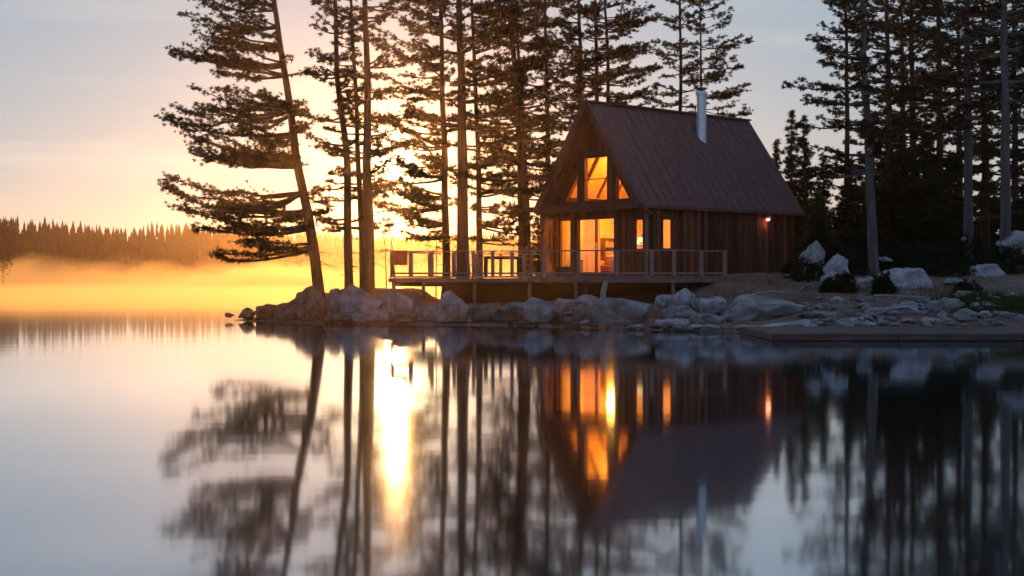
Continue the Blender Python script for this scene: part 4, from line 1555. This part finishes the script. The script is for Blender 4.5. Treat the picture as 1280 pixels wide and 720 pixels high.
# ------------------------------------------------------------------ dock
X0 = (966 - 640) / F * 32.0
dk = empty('dock', (X0, 32.0, 0), 0, 'low dark wooden dock floating along the shore at the right', 'dock')
pm = MB()
rp = random.Random(9)
X1 = 24.0
ny_ = 20
for k in range(ny_):
    y0 = .06 + k * 4.4 / ny_
    x = 0
    while x < X1 - X0:
        L = rp.uniform(2.6, 4.2)
        pm.box((x + .004, y0 + .005, .155 + rp.uniform(-.004, .004)), (min(x + L, X1 - X0) - .004, y0 + 4.4 / ny_ - .006, .19))
        x += L
pm.build('planks', M['dockwood'], dk)
x = -.03
while x < X1 - X0:
    L = rp.uniform(2.8, 4.4)
    MB().box((x, rp.uniform(-.006, .0), .01), (min(x + L, X1 - X0) - .012, .058, .183 + rp.uniform(-.006, .004))).build('front_beam', M['dockwood'], dk, bevel=.008)
    x += L
MB().box((-.03, .062, .01), (.03, 4.46, .184)).build('end_beam', M['dockwood'], dk, bevel=.008)
for q in (0.6, 3, 5.4, 7.8, 10.2, 12.6, 15):
    MB().tube([(q, -.10, -1.5), (q, -.10, .0)], [.08, .08], 10).build('pile', M['deckdark'], dk)
MB().box((.1, .2, -.12), (X1 - X0 - .1, 4.2, .15)).build('float', M['deckdark'], dk)

# ------------------------------------------------------------------ air
def volume(name, lo, hi, mk, label, cat=None):
    o = MB().box(lo, hi).build(name, mk)
    return tag(o, label, cat, kind='stuff')


m, nt, out = new_mat('haze')
pv = nd(nt, 'VolumePrincipled')
pv.inputs['Color'].default_value = (1, .70, .45, 1)
pv.inputs['Density'].default_value = .0004
pv.inputs['Anisotropy'].default_value = .895
nt.links.new(pv.outputs[0], out.inputs['Volume'])
volume('haze', (-262, -28, -3.2), (262, 634, 24), m, 'thin warm haze over the lake', 'haze')

m, nt, out = new_mat('lake_mist')
pv = nd(nt, 'VolumePrincipled')
pv.inputs['Color'].default_value = (1, .74, .36, 1)
pv.inputs['Anisotropy'].default_value = .68
tc = nd(nt, 'TexCoord')
mp = nd(nt, 'Mapping')
mp.inputs['Scale'].default_value = (.07, .03, .075)
nt.links.new(tc.outputs['Object'], mp.inputs[0])
n = nd(nt, 'TexNoise', Scale=1, Detail=3, Roughness=.55)
nt.links.new(mp.outputs[0], n.inputs['Vector'])
sp_ = nd(nt, 'SeparateXYZ')
nt.links.new(tc.outputs['Object'], sp_.inputs[0])


def mth(op, a, b=None, c=None):
    x = nd(nt, 'Math', operation=op)
    for i, v in enumerate((a, b, c)):
        if v is None:
            continue
        if isinstance(v, (int, float)):
            x.inputs[i].default_value = v
        else:
            nt.links.new(v, x.inputs[i])
    return x.outputs[0]


# wisps: noise threshold rises with height
thr = mth('MULTIPLY_ADD', sp_.outputs['Z'], .066, .33)
wisp = mth('MAXIMUM', mth('MULTIPLY', mth('SUBTRACT', n.outputs['Fac'], thr), .34), 0.0)
yr = nd(nt, 'MapRange')
for i_, v_ in ((1, 150), (2, 215), (3, 0), (4, 1)):
    yr.inputs[i_].default_value = v_
nt.links.new(sp_.outputs['Y'], yr.inputs[0])
wisp = mth('MULTIPLY', wisp, yr.outputs[0])
low = mth('MULTIPLY', mth('EXPONENT', mth('MULTIPLY', sp_.outputs['Z'], -5.5)), .13)
nt.links.new(mth('ADD', wisp, low), pv.inputs['Density'])
nt.links.new(pv.outputs[0], out.inputs['Volume'])
volume('mist', (-170, 56, .03), (55, 320, 9.5), m, 'glowing morning mist rising in wisps off the far part of the lake', 'mist')

# ------------------------------------------------------------------ sky, sun
w = bpy.data.worlds.new('World')
bpy.context.scene.world = w
w.use_nodes = True
nt = w.node_tree
nt.nodes.clear()
wo = nd(nt, 'OutputWorld')
bg = nd(nt, 'Background', Strength=1.0)
sky = nd(nt, 'TexSky')
sky.sky_type = 'NISHITA'
sky.sun_disc = False
sky.sun_elevation = R(SUN_EL)
sky.sun_rotation = R(SUN_AZ)
sky.altitude = 100
sky.air_density = 1.0
sky.dust_density = 1.6
sky.ozone_density = 2.2
tc = nd(nt, 'TexCoord')
sd = Vector((math.sin(R(SUN_AZ)) * math.cos(R(SUN_EL)), math.cos(R(SUN_AZ)) * math.cos(R(SUN_EL)), math.sin(R(SUN_EL))))
nrm = nd(nt, 'VectorMath', operation='NORMALIZE')
nt.links.new(tc.outputs['Generated'], nrm.inputs[0])
dp = nd(nt, 'VectorMath', operation='DOT_PRODUCT')
dp.inputs[1].default_value = sd
nt.links.new(nrm.outputs[0], dp.inputs[0])
ang = mth('ARCCOSINE', mth('MINIMUM', dp.outputs['Value'], .99999))      # radians from the sun
sep = nd(nt, 'SeparateXYZ')
nt.links.new(nrm.outputs[0], sep.inputs[0])
el_ = mth('MAXIMUM', sep.outputs['Z'], 0.0)


def vmul(col, k):
    v = nd(nt, 'VectorMath', operation='SCALE')
    if isinstance(col, tuple):
        v.inputs[0].default_value = col
    else:
        nt.links.new(col, v.inputs[0])
    if isinstance(k, (int, float)):
        v.inputs['Scale'].default_value = k
    else:
        nt.links.new(k, v.inputs['Scale'])
    return v.outputs[0]


def vadd(a, b):
    v = nd(nt, 'VectorMath', operation='ADD')
    nt.links.new(a, v.inputs[0])
    nt.links.new(b, v.inputs[1])
    return v.outputs[0]


gauss = lambda x, s: mth('EXPONENT', mth('MULTIPLY', mth('MULTIPLY', x, x), -1 / (s * s)))
expo = lambda x, s: mth('EXPONENT', mth('MULTIPLY', x, -1 / s))
tot = vmul(sky.outputs['Color'], .013)
# thin high veil that evens out the dusk colours: lilac grey above, cream and yellow low down
fwd = mth('MULTIPLY_ADD', sep.outputs['Y'], .5, .5)
fwd = mth('MULTIPLY', fwd, fwd)
tot = vadd(tot, vmul((.12, .165, .26), 1.0))
tot = vadd(tot, vmul((.15, .215, .245), fwd))
tot = vadd(tot, vmul((.06, .09, .16), mth('SUBTRACT', 1.0, fwd)))
tot = vadd(tot, vmul((.26, .18, .10), mth('MULTIPLY', expo(el_, .09), expo(ang, .9))))
tot = vadd(tot, vmul((.55, .24, .02), mth('MULTIPLY', expo(el_, .035), expo(ang, .35))))
tot = vadd(tot, vmul((.15, .09, -.03), expo(el_, .1)))
tot = vadd(tot, vmul((1.7, .95, .30), gauss(ang, .055)))
tot = vadd(tot, vmul((9.0, 6.0, 3.0), gauss(ang, .016)))
# faint streaky clouds
mp = nd(nt, 'Mapping')
mp.inputs['Scale'].default_value = (2.2, 2.2, 16)
nt.links.new(nrm.outputs[0], mp.inputs[0])
cn = nd(nt, 'TexNoise', Scale=1.6, Detail=5, Roughness=.55)
nt.links.new(mp.outputs[0], cn.inputs['Vector'])
cl = ramp(nt, cn.outputs['Fac'], [(.52, (0, 0, 0)), (.72, (1, 1, 1))])
cw = mth('MULTIPLY', cl, expo(el_, .16))
tot = vadd(tot, vmul((.30, .21, .10), cw))
nt.links.new(tot, bg.inputs['Color'])
nt.links.new(bg.outputs[0], wo.inputs['Surface'])

sl = bpy.data.lights.new('sun', 'SUN')
sl.energy = 2.7
sl.angle = R(.6)
sl.color = (1, .45, .13)
so = bpy.data.objects.new('sun', sl)
so.rotation_euler = (-sd).to_track_quat('-Z', 'Y').to_euler()
C.objects.link(so)

# ------------------------------------------------------------------ camera, render
cam = bpy.data.cameras.new('camera')
cam.sensor_width = 36
cam.lens = 36 * F / 1280
cam.shift_y = -(360 - HY) / 1280
cam.clip_end = 3000
co = bpy.data.objects.new('camera', cam)
co.location = (0, 0, CAMZ)
co.rotation_euler = (PI / 2, 0, 0)
C.objects.link(co)
sc = bpy.context.scene
sc.camera = co
sc.view_settings.view_transform = 'Standard'
sc.view_settings.look = 'None'
sc.view_settings.exposure = 0
sc.view_settings.gamma = 1
sc.cycles.use_denoising = True
sc.cycles.denoiser = 'OPENIMAGEDENOISE'
sc.cycles.max_bounces = 6
sc.cycles.diffuse_bounces = 2
sc.cycles.glossy_bounces = 3
sc.cycles.transmission_bounces = 3
sc.cycles.transparent_max_bounces = 8
sc.cycles.volume_bounces = 0
sc.cycles.volume_step_rate = 3.0
sc.cycles.volume_max_steps = 28
sc.cycles.sample_clamp_indirect = 6
sc.cycles.caustics_reflective = False
sc.cycles.caustics_refractive = False
